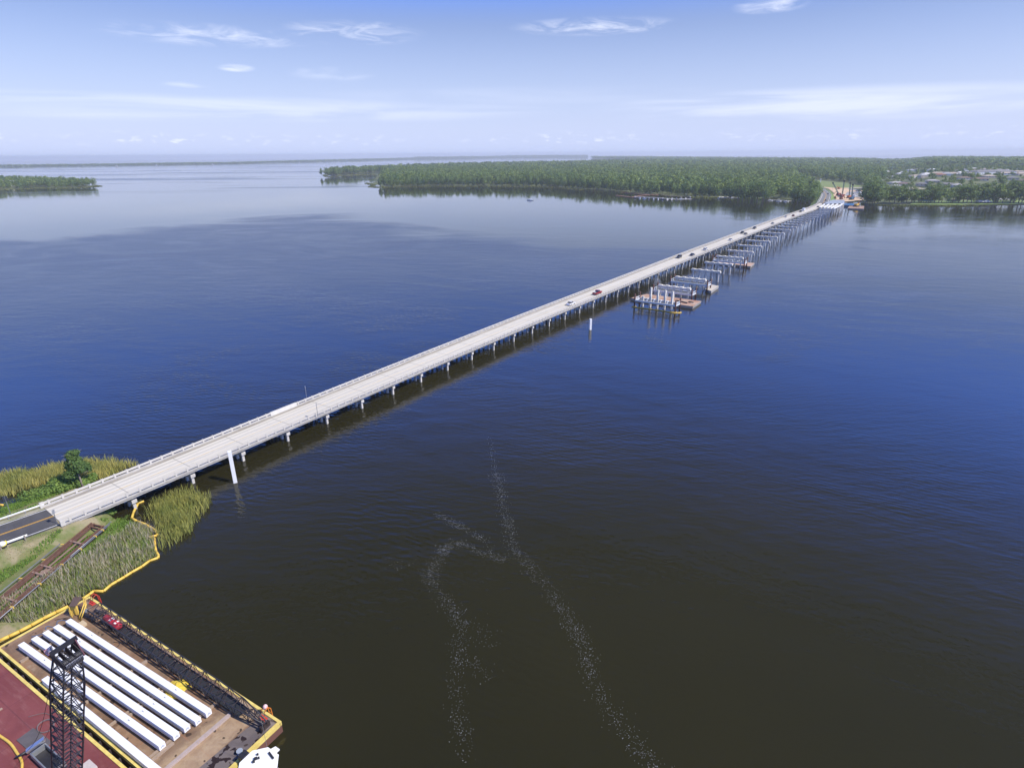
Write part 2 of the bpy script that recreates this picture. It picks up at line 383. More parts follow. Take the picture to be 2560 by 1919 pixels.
f = part('pile', far_piles, PALE, br); f['kind'] = 'stuff'

# ------------------------------------------------------------------ near bank, approach road
a_ = G2(0, 1335.5, 3.1); b_ = bcl(S0); dd = (b_ - a_) / np.hypot(*(b_ - a_))
ROAD = [tuple(a_ - dd * 90), tuple(a_ - dd * 30), tuple(a_), tuple(bcl(S0)), tuple(bcl(3.0))]
_n = np.array([dd[1], -dd[0]]); _e = np.array(ROAD[0]) - dd * 8
bank = [tuple(_e + _n * 60), tuple(_e - _n * 22), tuple(np.array(ROAD[1]) - _n * 20)] + pxpoly([(-120, 1310), (0, 1275), (60, 1245), (150, 1222), (232, 1205), (268, 1188), (300, 1215), (262, 1268), (285, 1292), (330, 1306), (345, 1322),
               (372, 1345), (372, 1372), (365, 1400), (330, 1418), (290, 1440), (240, 1468), (200, 1492), (120, 1545), (0, 1610), (-180, 1710)])
def land_mesh(name, poly, hfun, step, material, extra=(), outer=0.0):
    poly = [tuple(map(float, p)) for p in poly]; P = np.array(poly)
    lo, hi = P.min(0), P.max(0)
    gx, gy = np.meshgrid(np.arange(lo[0], hi[0], step), np.arange(lo[1], hi[1], step)); pts = np.c_[gx.ravel(), gy.ravel()]
    pts = pts + NP.uniform(-.2, .2, pts.shape) * step
    pts = pts[in_poly(pts, poly)]; pts = pts[line_dist(pts, poly + [poly[0]]) > step * .3]
    if len(extra): pts = np.vstack([pts, np.array(extra)])
    edge = []
    for i in range(len(poly)):
        a, b = P[i], P[(i + 1) % len(poly)]; m_ = max(1, int(np.hypot(*(b - a)) / (step * 1.2)))
        edge += [tuple(a + (b - a) * k / m_) for k in range(m_)]
    ne = len(edge); al = [Vector(p) for p in edge] + [Vector(p) for p in pts]
    r = delaunay_2d_cdt(al, [(i, (i + 1) % ne) for i in range(ne)], [], 1, 1e-4)
    vv = np.array([tuple(v) for v in r[0]]); h = hfun(vv)
    fs = [tuple(f) for f in r[2]]
    out = []
    for f in fs:
        a, b, c = (vv[i] for i in f[:3]); out.append(f if (b - a)[0] * (c - a)[1] - (b - a)[1] * (c - a)[0] > 0 else f[::-1])
    # skirt down into the water
    o = link_mesh(name, np.c_[vv, h], out, material, None, True)
    tag(o, None, None, None, 'structure'); return o
SHORE = bank + [bank[0]]
def bank_h(v):
    d = line_dist(v, SHORE); ins = in_poly(v, bank); h = np.where(ins, np.minimum(.07 + d * .14, 1.15), -.25) ; h = np.where(d < .05, -.3, h)
    r = line_dist(v, ROAD[:-1]); emb = 2.98 - np.clip(r - 5.3, 0, None) / 1.35
    return np.maximum(h, np.where(d > .3, emb, h))
def bank_material():
    m = bpy.data.materials.new('bank_ground'); m.use_nodes = True; t = NT(m.node_tree)
    P = t.n('ShaderNodeNewGeometry').outputs['Position']
    c = t.mix(t.ramp(t.noise(P, .55, 6.0, .65), .35, .65), (.12, .16, .04), (.19, .18, .08))
    c = t.mix(t.ramp(t.noise(P, .16, 4.0, .6, .5), .45, .62), c, (.29, .245, .155))
    c = t.mix(t.math('MULTIPLY', t.ramp(t.noise(P, 3.2, 4.0, .7), .55, .75), .6), c, (.04, .06, .015))
    b = t.n('ShaderNodeBsdfPrincipled', ins={'Base Color': c, 'Roughness': .95})
    t.t.links.new(t.n('ShaderNodeBump', ins={'Strength': .6, 'Distance': .1, 'Height': t.noise(P, 2.5, 5.0, .7)}).outputs[0], b.inputs['Normal'])
    t.t.links.new(b.outputs[0], t.n('ShaderNodeOutputMaterial').inputs[0]); return m
land_mesh('near_bank', bank, bank_h, 1.3, bank_material())
def ribbon(name, line, t0, t1, z, material, parent=None, kind=None):
    L = [np.array(p, float) for p in line]; V = []; F = []
    zz = z if isinstance(z, (list, tuple)) else [z] * len(L)
    for i, p in enumerate(L):
        d = L[min(i + 1, len(L) - 1)] - L[max(i - 1, 0)]; d = d / np.hypot(*d); n = np.array([d[1], -d[0]])
        for t in (t0, t1): q = p + n * t; V.append((q[0], q[1], zz[i]))
        if i: F.append((2 * i - 2, 2 * i - 1, 2 * i + 1, 2 * i))
    o = link_mesh(name, V, F, material, parent)
    if kind: o['kind'] = kind
    return o
rd = ROAD[:4]
ribbon('road', rd, -3.75, 4.35, 3.04, ASPH, None, 'structure')
ribbon('road_markings', rd, -.20, -.06, 3.046, YELLOW_ROAD, None, 'structure'); ribbon('road_markings', rd, .06, .20, 3.046, YELLOW_ROAD, None, 'structure')
ribbon('road_markings', rd, -3.55, -3.40, 3.046, WHITE_ROAD, None, 'structure'); ribbon('road_markings', rd, 3.75, 3.90, 3.046, WHITE_ROAD, None, 'structure')
ribbon('road_shoulder', rd, -4.9, -3.75, 3.028, mat('sandy_gravel', (.40, .36, .30), .95, col2=(.20, .21, .10), scale=.5), None, 'structure')
GALV = mat('galvanised_steel', (.62, .64, .65), .38, .75, var=.2, scale=2)
GALVD = mat('dull_steel', (.36, .37, .38), .55, .6, var=.3, scale=2)
WOODG = mat('grey_timber', (.33, .28, .23), .9, var=.4, scale=2.5)
def guardrail(label, off, back0, back1, post_n):
    base = np.array(rd[3]); d = -dd; n = np.array([dd[1], -dd[0]])
    P = lambda u, z, o=0: (*(base + d * u + n * (off + o)), z)
    g = thing('guardrail', label, 'guardrail', P(back0, 3.0))
    m = MB(); prof = [(-.04, .52), (.05, .60), (-.04, .68), (.05, .76), (-.04, .84)]; V = []; F = []
    us = np.linspace(back0, back1, 24)
    for u in us:
        for o_, z in prof: V.append(P(u, 3.0 + z, o_))
        for o_, z in prof[::-1]: V.append(P(u, 3.0 + z, o_ + .02))
    k = 10
    for i in range(len(us) - 1):
        for j in range(k): F.append((i * k + j, i * k + (j + 1) % k, (i + 1) * k + (j + 1) % k, (i + 1) * k + j))
    m.add(V, F); part('rail_beam', m, GALV, g)
    for u in np.linspace(back0 + .4, back1 - .3, post_n):
        sgn = 1 if off > 0 else -1
        part('post', MB().box(P(u, 3.05, sgn * .16), (.16, .2, 1.55), math.atan2(dd[1], dd[0])), WOODG if off > 0 else GALVD, g)
    return g
g1 = guardrail('long galvanised guardrail along the far side of the asphalt approach road', -4.55, .3, 46, 20)
g2 = guardrail('galvanised guardrail beside the dry lawn on the near side of the asphalt road', 4.75, 4.5, 44, 13)
# a bright marker pad at the rail's far end, picture edge
e_ = G(7, 1361, 3.5)
mk = thing('impact_pad', 'white and yellow rounded impact pad on the guardrail by the dry lawn', 'road marker', (e_[0], e_[1], 3.0))
part('pad', MB().sphere((e_[0], e_[1], 3.62), .78, 14, 8, (.75, .6, .62)), mat('pad_white', (.85, .83, .72), .5), mk, True)
part('pad_edge', MB().tube([(e_[0] + .12, e_[1] - .35, 3.3), (e_[0] + .5, e_[1] - .1, 3.55), (e_[0] + .5, e_[1] + .2, 3.75), (e_[0] + .2, e_[1] + .4, 3.95)], .13, 8), mat('pad_yellow', (.82, .66, .08), .5), mk, True)
part('bracket', MB().box((e_[0], e_[1], 2.85), (.7, .5, .7)), mat('dark_rubber', (.03, .03, .035), .7), mk)
# sign posts
def sign_post(label, px, py, zb, h, plate, rz, dark=False):
    g = G(px, py, zb); t = thing('sign_post', label, 'sign', g)
    part('post', MB().box((g[0], g[1], zb + h / 2 - .2), (.09, .09, h + .4)), GALVD, t)
    part('sign_plate', MB().box((g[0], g[1], zb + h - plate[1] / 2), (plate[0], .05, plate[1]), rz), mat('sign_back_dark', (.05, .055, .07), .5) if dark else GALV, t)
sign_post('thin grey sign post with its plate edge-on at the asphalt end of the bridge', 145, 1314, 2.5, 3.2, (.55, .75), B_A + .55)
sign_post('dark sign post standing in the grass beyond the far guardrail', 25, 1280, 1.2, 3.4, (.85, 1.0), B_A - .75, True)
sign_post('slender sign post on the far railing beyond the white barrier panel', 766.5, 993, 4.2, 3.1, (.5, .6), B_A + .9)
sign_post('slender sign post on the near railing just above a pile bent', 794, 1036, 4.2, 3.0, (.6, .8), B_A + .9)

# ------------------------------------------------------------------ lone piles in the water
g = G(588.5, 1205.2)
p = thing('concrete_pile', 'tall white square concrete pile standing alone in the water against the near railing', 'pile', (g[0], g[1], 0))
part('shaft', MB().box((g[0], g[1], 2.6), (.72, .72, 9.0), .45), WHITEC, p, bevel=.03)
g = G(1475.5, 824)
p = thing('concrete_pile', 'short white square pile alone in open water between the bridge and the first work barge', 'pile', (g[0], g[1], 0))
part('shaft', MB().box((g[0], g[1], 1.0), (.8, .8, 6.4), .3), WHITEC, p, bevel=.03)

# ------------------------------------------------------------------ cars
GLASS = mat('car_glass', (.012, .014, .018), .08, spec=.8)
TYRE = mat('tyre_rubber', (.018, .018, .019), .8); RIM = mat('wheel_rim', (.45, .46, .47), .35, .8)
LAMP = mat('lamp_lens', (.75, .76, .78), .15); TAIL = mat('tail_lens', (.45, .02, .02), .2)
PAINT = {}
def paint(nm, c): return mat('car_paint_' + nm, c, .28, coat=.6)
def prof_body(prof, w_):                         # side outline swept across the width with tumblehome
    n = len(prof); V = []; F = []
    for y, k in ((-w_ / 2, .97), (-w_ / 2 * .985, 1.0), (w_ / 2 * .985, 1.0), (w_ / 2, .97)):
        for x, z in prof: V.append((x * (k + .02), y * (1 if z < .95 else .86 + .14 * max(0, (1.5 - z) / .7) if z < 1.5 else .84), z))
    for j in range(3):
        for i in range(n): F.append((j * n + i, j * n + (i + 1) % n, (j + 1) * n + (i + 1) % n, (j + 1) * n + i))
    F += [tuple(range(n))[::-1], tuple(3 * n + i for i in range(n))]
    return MB().add(V, F)
def make_car(kind, label, col, colname, loc, rz, group='cars on the old bridge'):
    Lc = {'sedan': 4.7, 'suv': 4.8, 'pickup': 5.6, 'truck': 6.8}[kind]; h = Lc / 2; wd = {'sedan': 1.82, 'suv': 1.92, 'pickup': 1.98, 'truck': 2.2}[kind]
    c = thing({'sedan': 'sedan_car', 'suv': 'suv_car', 'pickup': 'pickup_truck', 'truck': 'box_truck'}[kind], label, 'truck' if kind == 'truck' else ('pickup' if kind == 'pickup' else 'car'), (0, 0, 0), group)
    P = paint(colname, col)
    if kind == 'sedan':
        pr = [(-h, .35), (h * .98, .30), (h, .55), (h * .93, .78), (h * .42, .93), (-h * .62, .98), (-h * .97, .92)]
        cab = [(h * .40, .94), (h * .08, 1.42), (-h * .36, 1.44), (-h * .72, .98)]; roof = [(h * .06, 1.425), (h * .02, 1.475), (-h * .33, 1.485), (-h * .37, 1.43)]
    elif kind == 'suv':
        pr = [(-h, .40), (h * .98, .36), (h, .65), (h * .92, .95), (h * .45, 1.08), (-h * .9, 1.10), (-h, .95)]
        cab = [(h * .42, 1.06), (h * .14, 1.66), (-h * .82, 1.66), (-h * .95, 1.08)]; roof = [(h * .12, 1.67), (h * .06, 1.74), (-h * .80, 1.73), (-h * .84, 1.66)]
    elif kind == 'pickup':
        pr = [(-h, .48), (h * .98, .44), (h, .75), (h * .94, 1.05), (h * .5, 1.14), (-h * .18, 1.16), (-h * .19, 1.14), (-h * .985, 1.12)]
        cab = [(h * .48, 1.12), (h * .26, 1.78), (-h * .12, 1.78), (-h * .20, 1.14)]; roof = [(h * .24, 1.79), (h * .2, 1.86), (-h * .1, 1.86), (-h * .14, 1.78)]
    else:
        pr = [(-h, .6), (h * .98, .5), (h, .9), (h * .95, 1.3), (h * .6, 1.45), (h * .5, 1.3), (-h, 1.0)]
        cab = [(h * .72, 1.3), (h * .6, 2.1), (h * .34, 2.1), (h * .33, 1.2)]; roof = [(h * .6, 2.1), (h * .55, 2.2), (h * .36, 2.2), (h * .33, 2.1)]
    body = part('body', prof_body(pr, wd), P, c, bevel=.05)
    part('windows', prof_body(cab, wd * .93), GLASS, c); part('roof', prof_body(roof, wd * .9), P, c, bevel=.02)
    if kind == 'pickup':
        part('cargo_bed', MB().box((-h * .60, 0, 1.10), (h * .74, wd * .80, .10)), mat('bed_liner', (.03, .03, .032), .8), c)
        part('bed_cover', MB().box((-h * .80, .15, 1.20), (h * .28, wd * .55, .14)), mat('white_plastic', (.75, .75, .74), .5), c, bevel=.03)
    if kind == 'truck': part('cargo_box', MB().box((-h * .36, 0, 1.98), (h * 1.26, wd * 1.02, 2.0)), mat('truck_white', (.80, .81, .82), .4), c, bevel=.04)
    r = .34 if kind in ('sedan',) else .40
    for sx in (.62, -.60):
        for sy in (1, -1):
            tw = part('wheel', MB().tube([(sx * h, sy * (wd / 2 - .22), r), (sx * h, sy * (wd / 2 + .01), r)], r, 14), TYRE, c)
            part('rim', MB().tube([(sx * h, sy * (wd / 2 + .0), r), (sx * h, sy * (wd / 2 + .025), r)], r * .62, 12), RIM, tw)
    zl = .68 if kind == 'sedan' else .88
    for sy in (1, -1):
        part('headlight', MB().box((h * .955, sy * wd * .36, zl), (.16, .34, .15)), LAMP, c)
        part('taillight', MB().box((-h * .985, sy * wd * .40, zl + .12), (.10, .22, .2)), TAIL, c)
    c.location = loc; c.rotation_euler = (0, 0, rz); return c
WH, BK, GY, SV, RD, DB, MR = (.78, .79, .80), (.02, .022, .026), (.14, .15, .17), (.45, .46, .48), (.28, .012, .02), (.03, .05, .11), (.16, .03, .03)
CARS = [('sedan', 'white sedan nearest to the camera on the bridge, heading away', WH, 'white', 1423.7, 757, 1),
 ('pickup', 'bright red crew cab pickup with a white cover on its bed, alone mid-bridge', RD, 'red', 1493, 731, 1),
 ('suv', 'large dark suv in the far lane, coming this way ahead of the unfinished bents', BK, 'black', 1697, 641.5, -1),
 ('sedan', 'dark blue grey sedan in the near lane right after the large dark suv', DB, 'navy', 1734, 636, 1),
 ('suv', 'white suv in the near lane between the dark blue sedan and the lone white sedan', WH, 'white', 1763, 622.5, 1),
 ('sedan', 'lone white sedan in the near lane midway along the unfinished bents', WH, 'white', 1823.5, 598, 1),
 ('suv', 'black suv in the far lane side by side with a grey sedan', BK, 'black', 1850.5, 581, -1),
 ('sedan', 'grey sedan in the near lane side by side with a black suv', GY, 'grey', 1861, 583.5, 1),
 ('suv', 'black suv alone in the far lane just past the side by side pair', BK, 'black', 1892.5, 570, -1),
 ('sedan', 'silver car with a dark roof in the near lane, before the maroon car', SV, 'silver', 1929, 557.5, 1),
 ('sedan', 'pale silver car in the far lane just before the maroon car', SV, 'silver', 1964, 541.3, -1),
 ('suv', 'dark maroon suv in the near lane towards the far end of the bridge', MR, 'maroon', 1983, 538.8, 1),
 ('suv', 'black suv in the far lane running in front of the white box truck', BK, 'black', 2002, 528.3, -1),
 ('truck', 'white box truck on the far half of the bridge', WH, 'white', 2016, 526.3, -1),
 ('sedan', 'grey sedan in the near lane where the bridge starts its curve', GY, 'grey', 2043, 516.5, 1),
 ('sedan', 'small dark sedan in the near lane within the bridge curve', BK, 'black', 2055, 510, 1),
 ('suv', 'black suv at the seam where the far asphalt meets the bridge', BK, 'black', 2066, 500.6, 1)]
for kd, lb, cc, cn, px, py, ln in CARS:
    s, t = st_of(px, py, .7); d = bdir(s); q = bat(s, 1.75 * ln * (bhw(s) / 5.1), zdeck(s) + .004)
    make_car(kd, lb, cc, cn, q, math.atan2(d[1], d[0]) + (0 if ln > 0 else math.pi))

# ------------------------------------------------------------------ the unfinished second bridge
RUST = mat('rusty_steel', (.13, .052, .032), .85, col2=(.20, .10, .06), scale=2.0)
PIPE = mat('brown_pipe_steel', (.10, .040, .034), .75, var=.4, scale=2.5)
FRAMEW = mat('pale_form_steel', (.62, .65, .68), .6, var=.25, scale=1.5)
YELP = mat('safety_yellow', (.74, .50, .09), .55, var=.25, scale=1.5)
NB_A = R_(56.2); nd = np.array([math.cos(NB_A), math.sin(NB_A)])
Rpts = [np.array(p) for p in ((80.5, 265.0), (93.2, 284.0), (106.6, 303.5), (119.6, 323.6), (132.6, 343.6), (146.0, 364.0), (159.5, 385.0), (173.0, 405.8), (186.3, 425.8), (199.4, 445.2), (212.6, 464.8),
        (224.6, 481.8), (236.0, 498.2), (247.0, 513.8), (257.7, 529.0), (268.5, 544.3), (279.2, 559.6), (289.6, 574.4), (300.0, 589.3), (310.4, 604.3), (320.6, 619.2), (332.0, 635.6))]
UDIR = np.array([-.815, .58])                    # from the right end of a cap to its left end
ORD = ['first', 'second', 'third', 'fourth', 'fifth', 'sixth', 'seventh', 'eighth', 'ninth', 'tenth', 'eleventh', 'twelfth', 'thirteenth', 'fourteenth', 'fifteenth', 'sixteenth', 'seventeenth', 'eighteenth', 'nineteenth', 'twentieth', 'twenty first', 'last']
def capz(i): return 5.3 + min(i, 10) * .17
for i, rp in enumerate(Rpts):
    u = UDIR / np.hypot(*UDIR) if i < 10 else (lambda q: q / np.hypot(*q))(np.array([-.82 - .004 * (i - 10), .57 - .012 * (i - 10)]))
    L_ = 15.3 if i < 11 else 14.2; z = capz(i); rz = math.atan2(u[1], u[0]); mid = rp + u * L_ / 2
    extra = {0: ' beside the water spray', 1: ' inside a work frame', 4: ' inside a white work frame'}.get(i, '')
    b = thing('pile_bent', f'{ORD[i]} grey capped pile bent of the unfinished bridge{extra}', 'pile bent', (rp[0], rp[1], 0), 'capped bents of the unfinished bridge')
    m = MB().box((mid[0], mid[1], z - .45), (L_, 1.5, .9), rz)
    part('cap', m, NEWC, b, bevel=.04 if i < 6 else 0)
    for k in range(5):
        q = rp + u * (1.1 + (L_ - 2.2) * k / 4)
        part('bearing_seat', MB().box((q[0], q[1], z + .12), (1.5, 1.2, .25), rz), NEWC, b)
        part('pile', MB().box((q[0], q[1], (z - .9 - 1.5) / 2), (.6, .6, z - .9 + 1.5), rz), NEWC, b)
def work_frame(label, rp, zf, loc_lab, pipe_h, boom=False, catw=True):
    u = UDIR / np.hypot(*UDIR); v = np.array([u[1], -u[0]]) * -1; v = v if v @ nd < 0 else -v  # v points to the near side
    Q = lambda a, b, z: (*(rp + u * a + v * b), z)
    f = thing('pile_template', label, 'pile template', (*rp, 0), 'steel work frames around the near bents')
    for b in (2.6, -2.6):
        part('long_beam', MB().bar(Q(-1.6, b, zf), Q(16.6, b, zf), .6, .75), FRAMEW, f, bevel=.03)
        if catw:
            part('catwalk', MB().bar(Q(-1.2, b * .62, zf + .42), Q(16.2, b * .62, zf + .42), 1.0, .1), mat('grating_dark', (.17, .18, .20), .8, var=.4, scale=2), f)
            part('handrail', MB().bar(Q(-1.2, b * 1.0, zf + 1.4), Q(16.2, b * 1.0, zf + 1.4), .06).bar(Q(-1.2, b, zf + .9), Q(16.2, b, zf + .9), .05), FRAMEW, f)
    for a in (-1.6, 16.6):
        m = MB().bar(Q(a, 2.6, zf + 1.1), Q(a, -2.6, zf + 1.1), .18).bar(Q(a, 2.6, zf), Q(a, -2.6, zf), .4, .6)
        for k in range(5): m.bar(Q(a, 2.6 - k * 1.3, zf), Q(a, 2.6 - k * 1.3, zf + 1.1), .12)
        m.bar(Q(a, 2.6, zf), Q(a, 0, zf + 1.1), .12).bar(Q(a, -2.6, zf), Q(a, 0, zf + 1.1), .12)
        part('end_truss', m, FRAMEW, f)
    for a, hh in ((-1.6, pipe_h), (16.6, pipe_h + .4)):
        for b in (2.6, -2.6): part('pipe_pile', MB().tube([Q(a, b, -1.5), Q(a, b, hh)], .33, 10), PIPE, f, True)
    if not catw:
        for a in (3, 6, 9, 12): part('cross_beam', MB().bar(Q(a - .8, 2.4, zf + .5), Q(a + .6, -2.4, zf + .5), .4, .35), FRAMEW, f)
    return Q
u_ = UDIR / np.hypot(*UDIR)
P0 = Rpts[0] - nd * 23.3 + np.array([.6, -.4])
Q = work_frame('near steel work frame with loose white beams around five uncapped piles', P0, 2.9, '', 5.4, catw=False)
for k, (a, hh) in enumerate(((1.0, 8.2), (4.2, 8.3), (7.4, 8.0), (10.6, 8.8), (14.0, 4.6))):
    g = Q(a, 0, 0); lab = ['rightmost', 'second from right', 'middle', 'second from left', 'short leftmost'][k]
    p = thing('concrete_pile', f'{lab} of the five bare grey piles inside the near work frame', 'pile', g, 'bare piles in the near work frame')
    part('shaft', MB().box((g[0], g[1], (hh - 1.5) / 2), (.8, .8, hh + 1.5), .6), NEWC, p, bevel=.03)
work_frame('work frame with catwalks around the first capped bent, next to a spray of water', Rpts[0], 2.9, '', 5.4)
work_frame('work frame with catwalks around the second capped bent, beside a small pale barge', Rpts[1], 3.1, '', 5.6)
work_frame('white work frame around the fifth capped bent above a pinkish barge', Rpts[4], 3.2, '', 6.0, catw=False)
def boom_tube(name, label, pts, r=.22, n=8, cat='floating boom', seg=True, sink=.05):
    P = [Vector(p) for p in pts]; t = thing(name, label, cat, P[0])
    for a, b in zip(P[:-1], P[1:]):
        d = (b - a); k = d.normalized() * min(.12, d.length * .1)
        part('float_segment', MB().tube([a + k * .1, a + k * .5, b - k * .5, b - k * .1], [r * .75, r, r, r * .75], n), YELP, t, True)
    return t
boom_tube('containment_boom', 'short yellow floating boom slung along the near work frame', [Q(17.6, 3.2, .1), Q(13, 3.0, .12), Q(8, 2.7, .1), Q(3, 2.9, .12), Q(-2, 3.3, .1), Q(-3.8, 1.0, .1)], .26)
for a, lab in ((-1.6, 'right'), (16.6, 'left')):
    g = Q(a, 2.6, 0); m = MB()
    pts = [(g[0] + .62 * math.cos(x), g[1] + .62 * math.sin(x), .22) for x in np.linspace(0, 2 * math.pi, 13)]
    single('pile_collar', m.tube(pts, .22, 8, False), YELP, f'yellow float collar around the near {lab} pipe pile of the near work frame', 'float collar', 'float collars', True)
# barges between the bents
def work_barge(label, corners, z, h, deckm, hullm, group='work barges by the bents'):
    C4 = [tuple(G2(x, y, z)) for x, y in corners]; cx = sum(p[0] for p in C4) / 4; cy = sum(p[1] for p in C4) / 4
    b = thing('work_barge', label, 'barge', (cx, cy, 0), group)
    sh = lambda k: [(cx + (p[0] - cx) * k, cy + (p[1] - cy) * k) for p in C4]
    A = sum(C4[i][0] * C4[(i + 1) % 4][1] - C4[(i + 1) % 4][0] * C4[i][1] for i in range(4))
    o_ = (lambda p: p) if A > 0 else (lambda p: p[::-1])
    part('hull', MB().prism(o_(sh(.97)), -.6, z - .06, o_(C4)), hullm, b)
    part('deck', MB().prism(o_(sh(.985)), z - .05, z + .02), deckm, b); return b, C4
TAN = mat('barge_tan', (.42, .33, .25), .85, col2=(.26, .12, .07), scale=.35); TANR = mat('barge_rust_deck', (.34, .16, .09), .85, col2=(.50, .40, .32), scale=.30)
HULLG = mat('barge_hull_grey', (.40, .38, .35), .7, var=.4, scale=.6)
bb, C4 = work_barge('long rust brown work barge lying under the near work frame', [(1576, 744.5), (1616, 734.5), (1754, 752.5), (1733, 766)], 1.1, 1, TANR, HULLG)
c_ = (np.array(C4[2]) * .6 + np.array(C4[3]) * .4) * .8 + np.array(C4[0]) * .2
single('steel_beam', MB().bar((c_[0] - 3, c_[1] + 2.2, 1.35), (c_[0] + .5, c_[1] - 2.6, 1.35), .5), mat('dark_scrap', (.05, .045, .05), .7), 'dark steel beam lying across the right end of the rust brown barge', 'steel beam')
single('rope_pile', MB().sphere((c_[0] + 2.4, c_[1] - .6, 1.2), .9, 10, 6, (1, 1, .5)).sphere((c_[0] + 3.3, c_[1] - 1.3, 1.2), .5, 8, 5, (1, 1, .6)), mat('dark_scrap', (.05, .045, .05)), 'dark heap of tackle on the right end of the rust brown barge', 'tackle')
work_barge('small pale work barge beside the second capped bent', [(1763, 722.5), (1778.5, 711), (1797, 714.5), (1778, 727.5)], 1.2, 1, mat('barge_pale', (.55, .50, .42), .8, var=.3, scale=.5), HULLG)
work_barge('pinkish work barge under the fifth capped bent', [(1792, 655), (1798, 650), (1887, 657.5), (1877, 666)], 1.1, 1, mat('barge_pink', (.50, .33, .28), .85, col2=(.40, .30, .2), scale=.3), HULLG)
# girders and deck at the far end
Le, Re = G2(2081.5, 501, 8.0), G2(2110, 501.5, 8.0); Ls, Rs = Rpts[21] + np.array([-9.8, 10.6]), Rpts[21] + np.array([0.2, 0.2])
Lm, Rm = G2(2059, 511, 8), G2(2106.8, 509.5, 8)
def quadz(f, k):                                 # f along, k across (0 left .. 1 right)
    P = [(Ls, Lm, Le), (Rs, Rm, Re)]; out = []
    for a, b, c in P: out.append((1 - f) ** 2 * a + 2 * f * (1 - f) * (2 * b - .5 * (a + c)) * 1 + f * f * c)
    return out[0] * (1 - k) + out[1] * k
nb = thing('new_bridge_spans', 'first girders and grey deck slab of the unfinished bridge at the far shore', 'bridge', (*quadz(0, .5), 0))
fs = np.linspace(0, 1, 13)
for k in (.04, .27, .5, .73, .96):
    m = MB()
    for a, b in zip(fs[:-1], fs[1:]): m.bar((*quadz(a, k), 7.75), (*quadz(b, k), 7.75), 1.15, 1.3)
    part('girder', m, WHITEC, nb)
V = []; F = []
for i, f in enumerate(np.linspace(.5, 1.0, 8)):
    for k in (-.02, 1.02): V.append((*quadz(f, k), 8.62))
    for k in (1.02, -.02): V.append((*quadz(f, k), 8.42))
    if i: F += [(4 * i - 4 + j, 4 * i - 4 + (j + 1) % 4, 4 * i + (j + 1) % 4, 4 * i + j) for j in range(4)]
F += [(3, 2, 1, 0), (28, 29, 30, 31)]
part('deck_slab', MB().add(V, F), mat('form_blue_grey', (.34, .38, .44), .7, var=.3, scale=.3), nb)
for f in (.16, .33, .5, .66, .82, .97):
    a, b = quadz(f, 1.0), quadz(f, 0.0); m = part('support', MB().bar((*a, 6.5), (*b, 6.5), 1.1, 1.1), NEWC, nb)
    for k in (0, .25, .5, .75, 1):
        q = a * (1 - k) + b * k; part('pile', MB().box((q[0], q[1], 2.2), (.72, .72, 7.6)), NEWC, m)
# spray beside the first frame
sp_ = G(1644, 708, 2.5)
m_ = bpy.data.materials.new('water_spray'); m_.use_nodes = True; t = NT(m_.node_tree)
vp = t.n('ShaderNodeVolumePrincipled', ins={'Color': (.95, .96, 1, 1), 'Density': .11, 'Anisotropy': .2})
t.t.links.new(vp.outputs[0], t.n('ShaderNodeOutputMaterial').inputs['Volume'])
single('water_spray', MB().sphere((sp_[0], sp_[1], 2.6), 2.2, 14, 8, (.9, .9, 1.1)), m_, 'small white puff of water spray at the left end of the first capped bent', 'spray', None, True)
